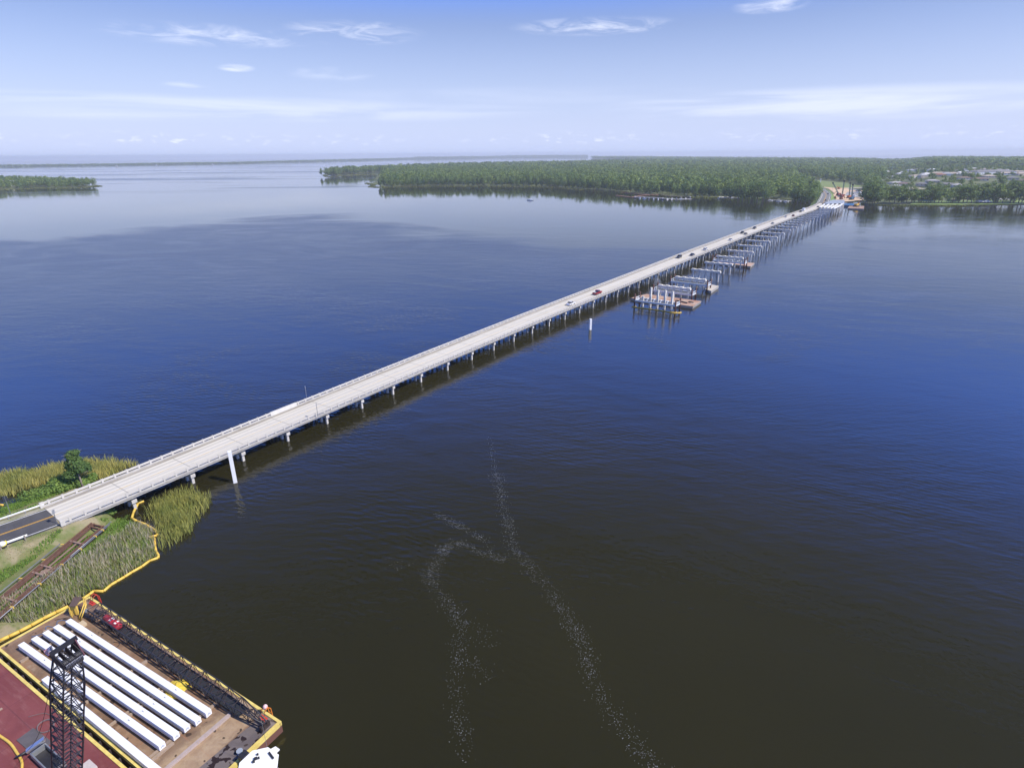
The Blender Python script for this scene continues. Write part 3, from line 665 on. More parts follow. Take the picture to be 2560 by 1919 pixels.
# ------------------------------------------------------------------ the near deck barge and what lies on it
BT = G2(224.6, 1490.7, 1.5); BR = G2(703.1, 1803.2, 1.5); E1 = (BR - BT) / np.hypot(*(BR - BT)); E2 = np.array([E1[1], -E1[0]])
if E2[1] > 0: E2 = -E2
E_ANG = math.atan2(E1[1], E1[0]); BL = float(np.hypot(*(BR - BT)))
def bx(a, b, z=1.5): p = BT + E1 * a + E2 * b; return (float(p[0]), float(p[1]), z)
def abbox(mb, a0, a1, b0, b1, z0, z1): return mb.box(bx((a0 + a1) / 2, (b0 + b1) / 2, (z0 + z1) / 2), (a1 - a0, b1 - b0, z1 - z0), E_ANG)
def deck_mat(name, kind):
    m = bpy.data.materials.new(name); m.use_nodes = True; t = NT(m.node_tree)
    uv = t.n('ShaderNodeUVMap', uv_map='ab').outputs[0]; sp = t.n('ShaderNodeSeparateXYZ', ins={0: uv}); a, b = sp.outputs[0], sp.outputs[1]
    p = t.xyz(a, b, 0.0)
    big = t.noise(p, .22, 5.0, .62, .6); mid = t.noise(p, .9, 5.0, .65, .4); fin = t.noise(p, 4.0, 4.0, .7)
    if kind == 'brown':
        c = t.mix(t.ramp(big, .34, .64), (.115, .062, .038), (.265, .160, .098))
        c = t.mix(t.math('MULTIPLY', t.ramp(mid, .52, .72), .6), c, (.36, .27, .185))
        c = t.mix(t.math('MULTIPLY', t.ramp(t.noise(t.xyz(t.math('MULTIPLY', a, .3), b, 5.0), .8, 5.0, .6), .55, .7), .6), c, (.10, .058, .036))
        # plates: joints with orange weld rust
        ja = t.math('PINGPONG', t.math('SUBTRACT', a, .9), 2.95); jb = t.math('PINGPONG', t.math('SUBTRACT', b, 2.45), 2.15)
        j = t.math('MAXIMUM', t.ramp(ja, .02, .10, 1.0, 0.0), t.ramp(jb, .02, .10, 1.0, 0.0))
        c = t.mix(t.math('MULTIPLY', j, t.ramp(mid, .40, .58, .15, .65)), c, (.30, .105, .045))
        pa = t.math('FLOOR', t.math('DIVIDE', t.math('SUBTRACT', a, .9), 5.9)); pb = t.math('FLOOR', t.math('DIVIDE', t.math('SUBTRACT', b, 2.45), 4.3))
        wn = t.n('ShaderNodeTexWhiteNoise', ins={0: t.xyz(pa, pb, 0.0)}).outputs[0]
        c = t.mix(t.math('MULTIPLY', wn, .40), c, (.30, .235, .165))
        dryk = t.math('MULTIPLY', t.ramp(a, 34.0, 35.2), t.ramp(a, 38.5, 38.7, 1.0, 0.0))
        c = t.mix(t.math('MULTIPLY', dryk, t.ramp(mid, .30, .65, .25, .75)), c, (.42, .31, .20))
        # painted dark end with puddles of rust-water
        endk = t.ramp(t.math('MULTIPLY_ADD', b, .06, a), 38.95, 39.05)
        dark = t.mix(t.ramp(big, .4, .6), (.115, .095, .095), (.155, .13, .125))
        pud = t.ramp(t.noise(p, .85, 2.0, .5, .3), .53, .55)
        dark = t.mix(pud, dark, (.022, .012, .012)); c = t.mix(endk, c, dark)
        spots = t.math('MULTIPLY', t.ramp(t.noise(p, .75, 2.0, .5, .2), .655, .675), .85); c = t.mix(spots, c, (.035, .022, .016))
        pale = t.math('MULTIPLY', t.ramp(t.math('ABSOLUTE', t.math('SUBTRACT', b, 1.0)), .3, .9, .6, 0.0), t.ramp(mid, .42, .60)); c = t.mix(pale, c, (.30, .24, .20))
    else:
        c = t.mix(t.ramp(big, .35, .65), (.205, .060, .060), (.165, .044, .046))
        c = t.mix(t.math('MULTIPLY', t.ramp(t.noise(t.xyz(t.math('MULTIPLY', a, .25), t.math('MULTIPLY', b, 1.5), 0.0), 1.0, 5.0, .65), .5, .75), .45), c, (.30, .145, .135))
        ja = t.math('PINGPONG', a, 3.0); jb = t.math('PINGPONG', t.math('SUBTRACT', b, 14.9), 3.2)
        j = t.math('MAXIMUM', t.ramp(ja, .02, .06, 1.0, 0.0), t.ramp(jb, .03, .10, 1.0, 0.0)); c = t.mix(t.math('MULTIPLY', j, .45), c, (.08, .02, .03))
        c = t.mix(t.math('MULTIPLY', t.ramp(fin, .60, .75), .35), c, (.33, .19, .17))
    bs = t.n('ShaderNodeBsdfPrincipled', ins={'Base Color': c, 'Roughness': .75, 'Specular IOR Level': .3})
    t.t.links.new(t.n('ShaderNodeBump', ins={'Strength': .35, 'Distance': .03, 'Height': mid}).outputs[0], bs.inputs['Normal'])
    t.t.links.new(bs.outputs[0], t.n('ShaderNodeOutputMaterial').inputs[0]); return m
def flat_ab(name, a0, a1, b0, b1, z, material, parent):
    o = part(name, MB().add([bx(a0, b0, z), bx(a1, b0, z), bx(a1, b1, z), bx(a0, b1, z)], [(3, 2, 1, 0)]), material, parent)
    L = o.data.uv_layers.new(name='ab'); q = [(a0, b0), (a1, b0), (a1, b1), (a0, b1)]
    for i, lp in enumerate(o.data.loops): L.data[i].uv = q[lp.vertex_index]
    return o
YEL = mat('barge_yellow', (.76, .63, .19), .6, var=.3, scale=1.2, col2=(.60, .45, .12))
HULLD = mat('hull_dark', (.05, .035, .035), .7, var=.4, scale=.8); HULLR = mat('hull_rust', (.16, .07, .05), .8, var=.4, scale=.6)
b1 = thing('deck_barge', 'long brown plated deck barge with yellow edges carrying white piles and a black lattice boom', 'barge', bx(0, 0, 0))
part('hull', abbox(MB(), 0, BL, 0, 11.45, -.9, 1.49), HULLR, b1); flat_ab('deck', .02, BL - .02, .02, 11.43, 1.495, deck_mat('brown_barge_deck', 'brown'), b1)
for nm, a0, a1, b0, b1_ in (('edge_strip', 0, BL, -.03, .29), ('edge_strip', .06, BL - .02, 11.17, 11.47), ('edge_strip', -.03, .25, .292, 11.168), ('edge_strip', BL - .30, BL + .03, .292, 11.168)):
    part(nm, abbox(MB(), a0, a1, b0, b1_, 1.0, 1.585), YEL, b1)
b2 = thing('deck_barge', 'dull red deck barge with a yellow edge beneath the black crane boom', 'barge', bx(0, 12, 0))
part('hull', abbox(MB(), -6, 58, 12.05, 29, -.9, 1.49), HULLD, b2); flat_ab('deck', -5.98, 57.98, 12.07, 28.98, 1.495, deck_mat('red_barge_deck', 'red'), b2)
part('edge_strip', abbox(MB(), -6, 58, 12.0, 12.33, 1.2, 1.60), YEL, b2)
for a in np.arange(-4, 50, 2.0): part('fender_bracket', abbox(MB(), a, a + .22, 11.72, 12.0, .9, 1.5), HULLD, b2)
# white piles
PILEW = mat('fresh_white_concrete', (.80, .80, .79), .6, var=.10, scale=1.5, col2=(.72, .72, .73)); BLUEI = mat('blue_stencil', (.12, .22, .40), .7)
def lying_pile(label, L, Rr, z0):
    p = thing('concrete_pile', label, 'pile', bx(*L, z0), 'white piles laid out on the brown barge')
    q0, q1 = Vector(bx(*L, z0 + .36)), Vector(bx(*Rr, z0 + .36)); d = (q1 - q0).normalized(); n = Vector((d.y, -d.x, 0))
    part('shaft', MB().bar(q0, q1, .72, .72), PILEW, p, bevel=.03)
    m = MB(); e = q1 + d * .004
    for k in range(4):
        c = e + n * (-.16 + .09 * k) + Vector((0, 0, .06 * ((k * 7) % 3 - 1))); m.bar(c - Vector((0, 0, .10)), c + Vector((0, 0, .10)), .012, .05)
    part('stencil_mark', m, BLUEI, p)
    m = MB()
    for f in (.2, .8):
        c = q0.lerp(q1, f) + Vector((0, 0, .365)); m.tube([c - d * .12, c - d * .08 + Vector((0, 0, .12)), c + d * .08 + Vector((0, 0, .12)), c + d * .12], .02, 6)
    part('lifting_loop', m, GALVD, p)
PL = [(3.1, 9.75), (3.4, 8.38), (3.5, 7.10), (3.55, 5.85), (3.8, 4.45)]; PR = [(33.3, 8.85), (33.5, 7.36), (33.6, 6.18), (33.9, 5.02), (33.95, 3.75)]
NAMES = ['white pile nearest the red barge of the five in a row on the brown deck', 'second white pile from the red barge in the row of five', 'middle white pile of the row of five on the brown deck',
         'fourth white pile from the red barge in the row of five', 'white pile nearest the lattice boom in the row of five, yellow tarp beside it']
for a, b, nm in zip(PL, PR, NAMES): lying_pile(nm, a, b, 1.76)
lying_pile('single white pile lying along the inner yellow edge of the brown barge', (11.9, 10.85), (44.0, 10.72), 1.60)
TIM = mat('dunnage_timber', (.36, .27, .20), .9, var=.35, scale=3)
for i, (a, b0, b1_) in enumerate(((5.4, 3.9, 11.0), (12.2, 3.6, 10.2), (19.3, 2.6, 10.0), (25.0, 3.2, 10.4), (25.6, 3.4, 9.2), (32.8, 2.4, 10.2))):
    lab = ['first timber skid under the white piles from the yellow booth end', 'second timber skid under the white piles from the yellow booth end', 'third timber skid under the white piles, reaching towards the lattice boom',
           'left one of the paired timber skids under the white piles', 'right one of the paired timber skids under the white piles', 'timber skid under the square near ends of the white piles'][i]
    single('timber_skid', abbox(MB(), a, a + .3, b0, b1_, 1.5, 1.757), TIM, lab, 'timber', 'timber skids on the brown barge')
single('timber_beam', abbox(MB(), 35.55, 35.95, 2.4, 10.8, 1.5, 1.80), mat('grey_pinkish_timber', (.42, .34, .31), .85, var=.3, scale=2), 'long grey timber lying across the brown barge past the pile ends', 'timber')
single('timber_beam', abbox(MB(), 33.3, 33.62, 7.8, 11.0, 1.5, 1.74), TIM, 'short brown timber beside the near ends of the white piles', 'timber')
single('timber_beam', MB().bar(bx(2.1, 6.9, 1.62), bx(3.0, 5.4, 1.75), .22, .2), TIM, 'loose plank propped near the booth end of the white piles', 'timber')
single('tan_box', abbox(MB(), 4.9, 5.9, 3.2, 3.9, 1.5, 1.95), mat('tan_canvas', (.50, .40, .27), .8), 'small tan box beside the head of the fifth white pile', 'box', bevel=.03)
# lattice boom lying down
BLK = mat('black_lattice_paint', (.026, .025, .032), .5, var=.4, scale=3); BLKR = mat('rusty_black_lattice', (.035, .022, .022), .6, var=.5, scale=3)
lb = thing('lattice_boom', 'long black lattice crane boom section lying along the outer edge of the brown barge', 'crane boom', bx(3, 1.5, 1.5))
def lattice(P, n, rc, rl, parent, mats=(BLK, BLK)):
    """P(i/n, corner) gives the chord corner points"""
    for c in range(4): part('chord', MB().tube([P(k / 8, c) for k in range(9)], rc, 8), mats[0], parent, True)
    for s_, (c0, c1) in enumerate(((0, 1), (1, 2), (2, 3), (3, 0))):
        m = MB()
        for i in range(n):
            a, b = (c0, c1) if (i + s_) % 2 else (c1, c0)
            m.tube([P(i / n, a), P((i + 1) / n, b)], rl, 6)
            if i % 2 == 0: m.tube([P(i / n, c0), P(i / n, c1)], rl, 6)
        m.tube([P(1, c0), P(1, c1)], rl * 1.4, 6)
        part('lacing', m, mats[1], parent)
def PB(f, c):
    a = 5.0 + 36.0 * f; k = min(1.0, (1 - f) / .16 * .75 + .25); b0, b1_ = 1.55 - .85 * k, 1.55 + .85 * k; z0, z1 = 1.62 + .45 * (1 - k), 3.1 - .55 * (1 - k)
    return Vector(bx(a, *[(b0, z0), (b1_, z0), (b1_, z1), (b0, z1)][c]))
lattice(PB, 30, .075, .042, lb, (BLK, BLKR))
m = MB().bar(bx(8, 1.55, 1.74), bx(37, 1.55, 1.74), 1.15, .05)  # dark walkway plate run full length to stand for shade inside the boom
part('walkway_shade_plate', m, mat('walkway_shade', (.022, .024, .026), .7, var=.4, scale=5), lb)
m = MB()
for i in range(26):
    a = 5.4 + i * 1.1; m.bar(bx(a, .85, 1.80), bx(a + .55, 2.2, 1.80), .07, .07)
part('walkway_rungs', m, BLKR, lb)
m = abbox(MB(), 40.6, 41.0, .95, 2.1, 1.7, 2.3); part('boom_foot', m, BLKR, lb)
m = MB()
for a in (5.6, 6.2, 6.8, 7.4): m.tube([bx(a, .8, 2.5), bx(a, 2.3, 2.5)], .05, 6)
m.bar(bx(3.4, 2.5, 1.75), bx(6.0, 2.35, 1.75), .5, .35).bar(bx(4.0, 1.2, 1.7), bx(5.2, 1.2, 1.7), .3, .3)
part('boom_butt', m, BLK, lb)
DR = mat('drum_red', (.42, .025, .04), .35, var=.25, scale=2)
dr = thing('red_drum', 'bright red cylinder with white lettering lying inside the black lattice boom', 'drum', bx(9.4, 1.55, 1.8))
part('shell', MB().tube([bx(7.6, 1.55, 2.35), bx(7.7, 1.55, 2.35), bx(11.1, 1.55, 2.35), bx(11.25, 1.55, 2.35)], [.36, .46, .46, .34], 18), DR, dr, True)
m = MB()
for a, b, s_ in ((9.4, 1.35, .5), (9.4, 1.75, .35), (10.5, 1.3, .3), (10.6, 1.7, .34)):
    m.box(bx(a, b, 2.35 + math.sqrt(max(.01, .49 ** 2 - (b - 1.55) ** 2))), (s_, .22, .03), E_ANG)
part('white_lettering', m, mat('white_letters', (.85, .84, .84), .5), dr)
# crumpled yellow tarp
m = MB(); n = 18; V = []; F = []
for i in range(n):
    for j in range(n):
        x, y = i / (n - 1) * 2 - 1, j / (n - 1) * 2 - 1; r = math.hypot(x, y)
        V.append(bx(26.9 + x * 1.5 + .2 * math.sin(5 * y), 3.35 + y * 1.35 + .2 * math.sin(4 * x), 1.51 + max(0, (1 - r * .95)) * .55 + .10 * abs(math.sin(7 * x + 3 * y) * math.cos(6 * y - 2 * x)) * (1 if r < 1 else .2)))
keep = [(i, j) for i in range(n - 1) for j in range(n - 1) if math.hypot((i + .5) / (n - 1) * 2 - 1, (j + .5) / (n - 1) * 2 - 1) < 1.02 + .12 * math.sin(5 * i + j)]
single('yellow_tarp', m.add(V, [(i * n + j, i * n + j + 1, (i + 1) * n + j + 1, (i + 1) * n + j) for i, j in keep]), mat('tarp_yellow', (.70, .52, .06), .6, var=.3, scale=3), 'crumpled yellow tarpaulin heaped on the brown deck by the last white pile', 'tarpaulin', None, False)
# hoses and cables on deck
def hose(label, pts, r, material, n=7):
    pts = [Vector(p) for p in pts]; out = []
    for i in range(len(pts) - 1):
        p0, p1, p2, p3 = pts[max(i - 1, 0)], pts[i], pts[i + 1], pts[min(i + 2, len(pts) - 1)]
        for k in range(6):
            t = k / 6; out.append(.5 * ((2 * p1) + (p2 - p0) * t + (2 * p0 - 5 * p1 + 4 * p2 - p3) * t * t + (3 * p1 - p0 - 3 * p2 + p3) * t ** 3))
    out.append(pts[-1]); single('hose' if r > .03 else 'cable', MB().tube(out, r, n), material, label, 'hose' if r > .03 else 'cable', None, True)
BLUEH = mat('blue_hose', (.07, .13, .26), .5)
hose('tangled blue hose on the brown deck behind the white pile heads', [bx(1.6, 8.2, 1.54), bx(2.4, 6.9, 1.54), bx(1.3, 6.2, 1.54), bx(2.6, 5.6, 1.54), bx(1.5, 4.9, 1.54), bx(2.5, 4.2, 1.54), bx(3.2, 4.0, 1.54)], .05, BLUEH)
hose('thin dark hose looping near the heads of the white piles', [bx(.9, 5.0, 1.54), bx(1.6, 4.2, 1.54), bx(2.6, 3.6, 1.54), bx(3.1, 4.2, 1.54), bx(2.9, 5.2, 1.54)], .04, BLK)
hose('black cable loop on the brown deck between the fourth and fifth pile', [bx(12.3, 3.1, 1.54), bx(13.2, 2.8, 1.54), bx(13.6, 3.4, 1.54), bx(12.8, 3.6, 1.54)], .035, BLK)
hose('fat yellow hose curving over the red barge deck', [bx(12.5, 17.4, 1.62), bx(15.8, 17.1, 1.62), bx(17.8, 16.95, 1.62), bx(19.8, 17.1, 1.62), bx(21.6, 17.35, 1.62), bx(23.4, 18.2, 1.62)], .14, YELP)
hose('grey rope coil lying on the red deck left of the boom', [bx(18.8 + 1.0 * math.cos(x), 13.9 + .75 * math.sin(x), 1.54 + .012 * x) for x in np.linspace(0, 12, 16)], .045, mat('grey_rope', (.16, .13, .13), .9))
hose('thin cord curling on the red deck beside the rope coil', [bx(15.6, 14.3, 1.54), bx(16.6, 13.2, 1.54), bx(17.6, 12.9, 1.54), bx(18.2, 12.9, 1.54)], .035, mat('grey_rope', (.16, .13, .13), .9))
single('steel_plate', MB().add([bx(17.9, 16.4, 1.5), bx(17.8, 14.7, 1.5), bx(21.7, 14.5, 1.5), bx(21.6, 16.3, 1.5), bx(17.9, 16.4, 1.58), bx(17.8, 14.7, 1.58), bx(21.7, 14.5, 1.58), bx(21.6, 16.3, 1.58)],
       [(0, 1, 2, 3), (7, 6, 5, 4), (0, 4, 5, 1), (1, 5, 6, 2), (2, 6, 7, 3), (3, 7, 4, 0)]), mat('grey_plate', (.12, .105, .105), .6, var=.4, scale=1.5), 'large grey steel plate lying on the red barge deck', 'steel plate')
sb_ = thing('steel_box', 'dark open steel box with a pale rim on the red barge by the grey plate', 'steel box', bx(24, 15.9, 1.5))
part('bottom', abbox(MB(), 21.9, 26.2, 15.1, 16.6, 1.5, 1.62), BLK, sb_)
for a0, a1, b0, b1_ in ((21.9, 26.2, 15.1, 15.22), (21.9, 26.2, 16.48, 16.6), (21.9, 22.02, 15.22, 16.48), (26.08, 26.2, 15.22, 16.48)): part('side', abbox(MB(), a0, a1, b0, b1_, 1.62, 2.3), GALVD, sb_)
single('timber_board', abbox(MB(), 11.5, 11.75, 15.3, 18.0, 1.5, 1.62), TIM, 'single board lying on the red deck near its far end', 'timber')
single('white_crate', abbox(MB(), 27.8, 29.4, 13.6, 14.5, 1.5, 2.0), mat('pale_crate', (.55, .48, .46), .7, var=.3, scale=4), 'pale slatted crate on the red deck right of the crane boom', 'crate', bevel=.02)
# hopping ladders, red
REDP = mat('red_paint', (.52, .05, .03), .5); ORP = mat('orange_paint', (.72, .22, .03), .5)
def ladder(label, a, b, cols):
    t = thing('boarding_ladder', label, 'ladder', bx(a, b, 1.5), 'boarding ladders')
    for k in (-.28, .28):
        part('side_rail', MB().tube([bx(a + k, b - .55, -.3), bx(a + k, b - .5, 1.5), bx(a + k, b - .45, 2.3), bx(a + k, b - .1, 2.75), bx(a + k, b + .35, 2.5), bx(a + k, b + .5, 1.9), bx(a + k, b + .5, 1.55)], .055, 8), cols[0], t, True)
    m = MB()
    for z in (0, .35, .7, 1.05, 1.4): m.tube([bx(a - .28, b - .53, z), bx(a + .28, b - .53, z)], .03, 6)
    part('rungs', m, cols[0], t); part('foot_plate', abbox(MB(), a - .5, a + .5, b + .25, b + .75, 1.5, 1.6), cols[1], t); return t
ladder('red hooped boarding ladder over the water at the booth end of the brown barge', 1.9, .1, (REDP, REDP))
ld = ladder('orange and red hooped boarding ladder at the near corner of the brown barge', 39.4, .25, (ORP, REDP))
part('life_jacket', MB().sphere(bx(39.35, .2, 2.72), .28, 10, 6, (1, 1, 1.1)), mat('red_white_fabric', (.62, .16, .15), .8, col2=(.8, .78, .76), scale=9), ld, True)
# yellow gangway booth at the corner
bo = thing('gangway_booth', 'yellow steel gangway booth with a brown top at the far corner of the brown barge', 'booth', G(185, 1530, 1.5))
rf = [G(171.5, 1515, 3.35), G(189.5, 1514, 3.35), G(205.5, 1491.5, 3.6), G(184.5, 1491.5, 3.6)]
part('top_plate', MB().add([*rf, *[r - np.array([0, 0, .10]) for r in rf]], [(0, 1, 2, 3), (7, 6, 5, 4), (0, 4, 5, 1), (1, 5, 6, 2), (2, 6, 7, 3), (3, 7, 4, 0)]), mat('brown_plate', (.115, .075, .062), .7, var=.3, scale=2), bo)
f0, f1 = G(175.6, 1538, 1.5), G(198, 1535.5, 1.5); f0t, f1t = f0 + np.array([-.05, .05, 1.45]), f1 + np.array([-.05, .05, 1.30]); th = np.array([.03, .10, 0])
part('front_panel', MB().add([f0, f1, f1t, f0t, f0 + th, f1 + th, f1t + th, f0t + th], [(0, 1, 2, 3), (7, 6, 5, 4), (0, 4, 5, 1), (1, 5, 6, 2), (2, 6, 7, 3), (3, 7, 4, 0)]), YELP, bo)
for i, r in enumerate(rf): part('post', MB().tube([(r[0], r[1], 1.3 if i < 2 else -.8), r - np.array([0, 0, .05])], .07, 8), YELP, bo)
b_, c_ = rf[2], rf[1]
for k, off in enumerate((0.25, .75)):
    o_ = np.array([E1[0], E1[1], 0]) * off; part('side_rail', MB().tube([b_ + o_, b_ + o_ + np.array([.55, -.75, -.35]), c_ + o_ + np.array([.6, -.2, -.7]), c_ + o_ + np.array([.15, -.55, -1.8])], .075, 8).tube([b_ + o_ + np.array([0, 0, -1.0]), c_ + o_ + np.array([.3, -.3, -1.2])], .055, 8), YELP, bo, True)
part('tread', MB().bar(f1 + np.array([.2, .3, .1]), np.array([b_[0] + .6, b_[1] - .4, 1.62]), .8, .1), GALVD, bo)

# ------------------------------------------------------------------ crane whose boom rises in front of the barge
tipdir = fwd + cr * ((169 - CX) / F_PX) - cu * ((1645 - CY) / F_PX); tipdir = tipdir / np.linalg.norm(tipdir)
TIP = Vector(np.array([0, 0, CAM_H]) + tipdir * 56.0); BD = Vector((.379, -.187, .904)).normalized(); BH = Vector((.443, .896, 0)).normalized(); BB = BD.cross(BH)
CL_ = (TIP.z - 4.2) / BD.z; FOOT = TIP - BD * CL_
cn = thing('crawler_crane', 'black lattice boom crane standing on the red barge, its sheave head up in the foreground', 'crane', (FOOT.x, FOOT.y, 1.5))
bm = bpy.data.objects.new('boom', None); COL.objects.link(bm); bm.parent = cn; bm.location = (0, 0, 0)
def PC(f, c):
    L = CL_ * f; k = 1.0
    if CL_ - L < 3.4: k = .80 + .20 * (CL_ - L) / 3.4
    if L < 4: k = .35 + .65 * L / 4
    p = FOOT + BD * L; x, y = [(-1, -1), (1, -1), (1, 1), (-1, 1)][c]; return p + BH * x * .75 * k + BB * y * .75 * k
lattice(PC, 36, .06, .032, bm)
# extra bracing makes the dense diamond pattern of the faces
for s_, (c0, c1) in enumerate(((0, 1), (1, 2), (2, 3), (3, 0))):
    m = MB()
    for i in range(0):
        a, b = (c0, c1) if (i + s_) % 2 == 0 else (c1, c0); m.tube([PC(i / 44, a), PC((i + 1) / 44, b)], .026, 5)

hd = part('boom_head', MB(), BLK, bm)
def hp(u, v, w_): return TIP + BD * w_ + BH * u + BB * v
m = MB(); pl = lambda m, u0, u1, v0, v1, w0, w1: m.add([hp(u, v, w_) for w_ in (w0, w1) for u, v in ((u0, v0), (u1, v0), (u1, v1), (u0, v1))], [(3, 2, 1, 0), (4, 5, 6, 7), (0, 1, 5, 4), (1, 2, 6, 5), (2, 3, 7, 6), (3, 0, 4, 7)])
for u in (-.62, -.22, .22, .62): pl(m, u - .03, u + .03, -.62, .62, .0, .62)
pl(m, -.64, .64, -.62, -.56, .44, .62); pl(m, -.60, .60, .56, .62, .50, .66)
part('head_frame', m, BLK, hd)
m = MB()
for i in range(7):
    u = -.50 + i * .165; m.tube([hp(u, -.42, .12), hp(u + .05, -.42, .12), hp(u + .06, -.42, .12), hp(u + .11, -.42, .12)], [.34, .34, .40, .40], 16)
part('sheave', m, mat('sheave_grey', (.16, .16, .18), .35, .6), hd)
part('top_beam', MB().bar(hp(-.8, .55, .85), hp(.9, .45, 1.05), .14, .34), BLK, hd)
part('guard_plate', MB().bar(hp(.72, -.55, .1), hp(.72, .5, .9), .08, .55), mat('dark_red_black', (.09, .02, .03), .5), hd)
# flag, drooping from the head
fm = bpy.data.materials.new('striped_flag'); fm.use_nodes = True; t = NT(fm.node_tree)
uv = t.n('ShaderNodeUVMap', uv_map='flag').outputs[0]; sp = t.n('ShaderNodeSeparateXYZ', ins={0: uv}); fu, fv = sp.outputs[0], sp.outputs[1]
st = t.math('GREATER_THAN', t.math('FRACT', t.math('MULTIPLY', fv, 6.5)), .5); c = t.mix(st, (.55, .03, .06), (.80, .78, .80))
cant = t.math('MULTIPLY', t.math('LESS_THAN', fu, .4), t.math('GREATER_THAN', fv, .46))
star = t.math('LESS_THAN', t.n('ShaderNodeTexVoronoi', ins={'Vector': t.xyz(fu, fv, 0.0), 'Scale': 16.0, 'Randomness': 0.0}).outputs[0], .28)
c = t.mix(cant, c, t.mix(star, (.03, .05, .22), (.75, .75, .8)))
t.t.links.new(t.n('ShaderNodeBsdfPrincipled', ins={'Base Color': c, 'Roughness': .8}).outputs[0], t.n('ShaderNodeOutputMaterial').inputs[0])
fl = thing('flag', 'red and white striped flag with blue starred corner hanging at the crane boom head', 'flag', TIP + BH * -1.1)
ft = hp(-.55, .95, 1.15); part('flag_staff', MB().tube([hp(-.45, .6, .1), ft], .03, 6), GALVD, fl)
V = []; F = []; n, k = 13, 9
for i in range(n):
    for j in range(k):
        x, y = i / (n - 1), j / (k - 1); V.append(ft + BB * (x * .75) + Vector((0, 0, -1)) * ((1 - y) * .62 + x * .85) + BH * (-.12 * x + .09 * math.sin(9 * x + 2 * y)))
o = part('flag_cloth', MB().add(V, [(i * k + j, (i + 1) * k + j, (i + 1) * k + j + 1, i * k + j + 1) for i in range(n - 1) for j in range(k - 1)]), fm, fl, True)
L = o.data.uv_layers.new(name='flag')
for lp in o.data.loops: L.data[lp.index].uv = ((lp.vertex_index // k) / (n - 1), (lp.vertex_index % k) / (k - 1))
# wire ropes and hook block
hb = thing('hook_block', 'bright steel hook block with a black hook over the grey plate', 'hook block', G(88, 1862, 2.2))
pA, pB = Vector(G(66, 1878, 2.0)), Vector(G(112, 1845, 2.6))
part('block_body', MB().bar(pA, pB, .55, .34), mat('bright_steel', (.55, .56, .58), .3, .8), hb, bevel=.05); part('hook', MB().tube([pA, pA + Vector((-.5, -.35, -.1)), pA + Vector((-.9, -.5, -.25)), pA + Vector((-1.0, -.2, -.3))], [.16, .13, .1, .05], 8), BLK, hb, True)
CAB = mat('wire_rope', (.03, .028, .03), .6)
for k, (lab, a, b) in enumerate((('wire rope from the boom head down to the hook block', hp(-.55, .62, -.3), pB), ('second wire rope from the boom side down to the hook block', PC(.93, 3), pA),
        ('hoist wire trailing from the boom to the right of the crane', PC(.97, 1), Vector(bx(26, 13.5, 1.6))), ('second hoist wire trailing beside the first, right of the boom', PC(.96, 1), Vector(bx(27, 13.9, 1.6))))):
    pts = [a.lerp(b, f) + Vector((0, 0, -1.2 * math.sin(math.pi * f) * (1 if k < 2 else .3))) for f in np.linspace(0, 1, 10)]
    single('wire_rope', MB().tube(pts, .022, 5), CAB, lab, 'wire rope', 'crane wire ropes')
CRY = mat('crane_yellow', (.62, .40, .05), .5, var=.2, scale=1); hdg = math.atan2(BD.y, BD.x)
co, si = math.cos(hdg), math.sin(hdg); fx = lambda x, y, z: (FOOT.x + x * co - y * si, FOOT.y + x * si + y * co, z)
for y in (-2.4, 2.4):
    m = MB(); prof = [(-4.2, 1.95), (-3.7, 1.52), (2.9, 1.52), (3.4, 1.95), (2.9, 2.5), (-3.7, 2.5)]
    V = [fx(x, y + s_ * .5, z) for s_ in (-1, 1) for x, z in prof]; m.add(V, [tuple(range(6))[::-1], tuple(range(6, 12))] + [(i, (i + 1) % 6, 6 + (i + 1) % 6, 6 + i) for i in range(6)]); part('crawler_track', m, HULLD, cn)
part('carbody', MB().box(fx(-.4, 0, 2.2), (4.2, 4.0, .7), hdg), HULLD, cn); part('upper_house', MB().box(fx(-2.2, .2, 3.9), (6.0, 3.2, 2.3), hdg), CRY, cn, bevel=.08)
cb = part('operator_cab', MB().box(fx(1.3, -2.0, 4.0), (2.0, 1.3, 2.2), hdg), CRY, cn, bevel=.08); part('cab_window', MB().box(fx(1.45, -2.02, 4.3), (1.9, 1.36, 1.0), hdg), GLASS, cb)
part('counterweight', MB().box(fx(-6.0, .2, 3.7), (1.5, 4.0, 2.0), hdg), HULLD, cn, bevel=.06)

# ------------------------------------------------------------------ push boat at the barge's end
WHT = mat('boat_white', (.82, .82, .81), .4, var=.06, scale=2); BLKB = mat('boat_black', (.02, .02, .025), .5)
pb = thing('push_boat', 'small push boat with a white eight sided wheelhouse nosed up to the brown barge', 'boat', bx(47, 6.8, 0))
part('hull', MB().prism([bx(a, b)[:2] for a, b in ((42.6, 9.6), (58, 9.6), (58, 4.1), (42.6, 4.1))], -.8, 1.30), BLKB, pb)
part('deck', MB().prism([bx(a, b)[:2] for a, b in ((42.7, 9.5), (57.9, 9.5), (57.9, 4.2), (42.7, 4.2))], 1.3, 1.34), mat('deck_grey_blue', (.20, .23, .27), .6, var=.25, scale=1.2), pb)
for q in ((42.5, 42.95, 4.35, 9.35), (42.7, 58, 3.95, 4.30), (42.7, 58, 9.4, 9.75)): part('bulwark', abbox(MB(), q[0], q[1], q[2], q[3], 1.1, 1.62), YEL, pb)
for b in (5.2, 8.3): part('push_knee', abbox(MB(), 41.75, 42.5, b - .45, b + .45, -.4, 2.6), BLKB, pb, bevel=.04)
oc = [(47.6 + 1.95 * math.cos(R_(22.5 + 45 * k)), 6.9 + 1.95 * math.sin(R_(22.5 + 45 * k))) for k in range(8)]
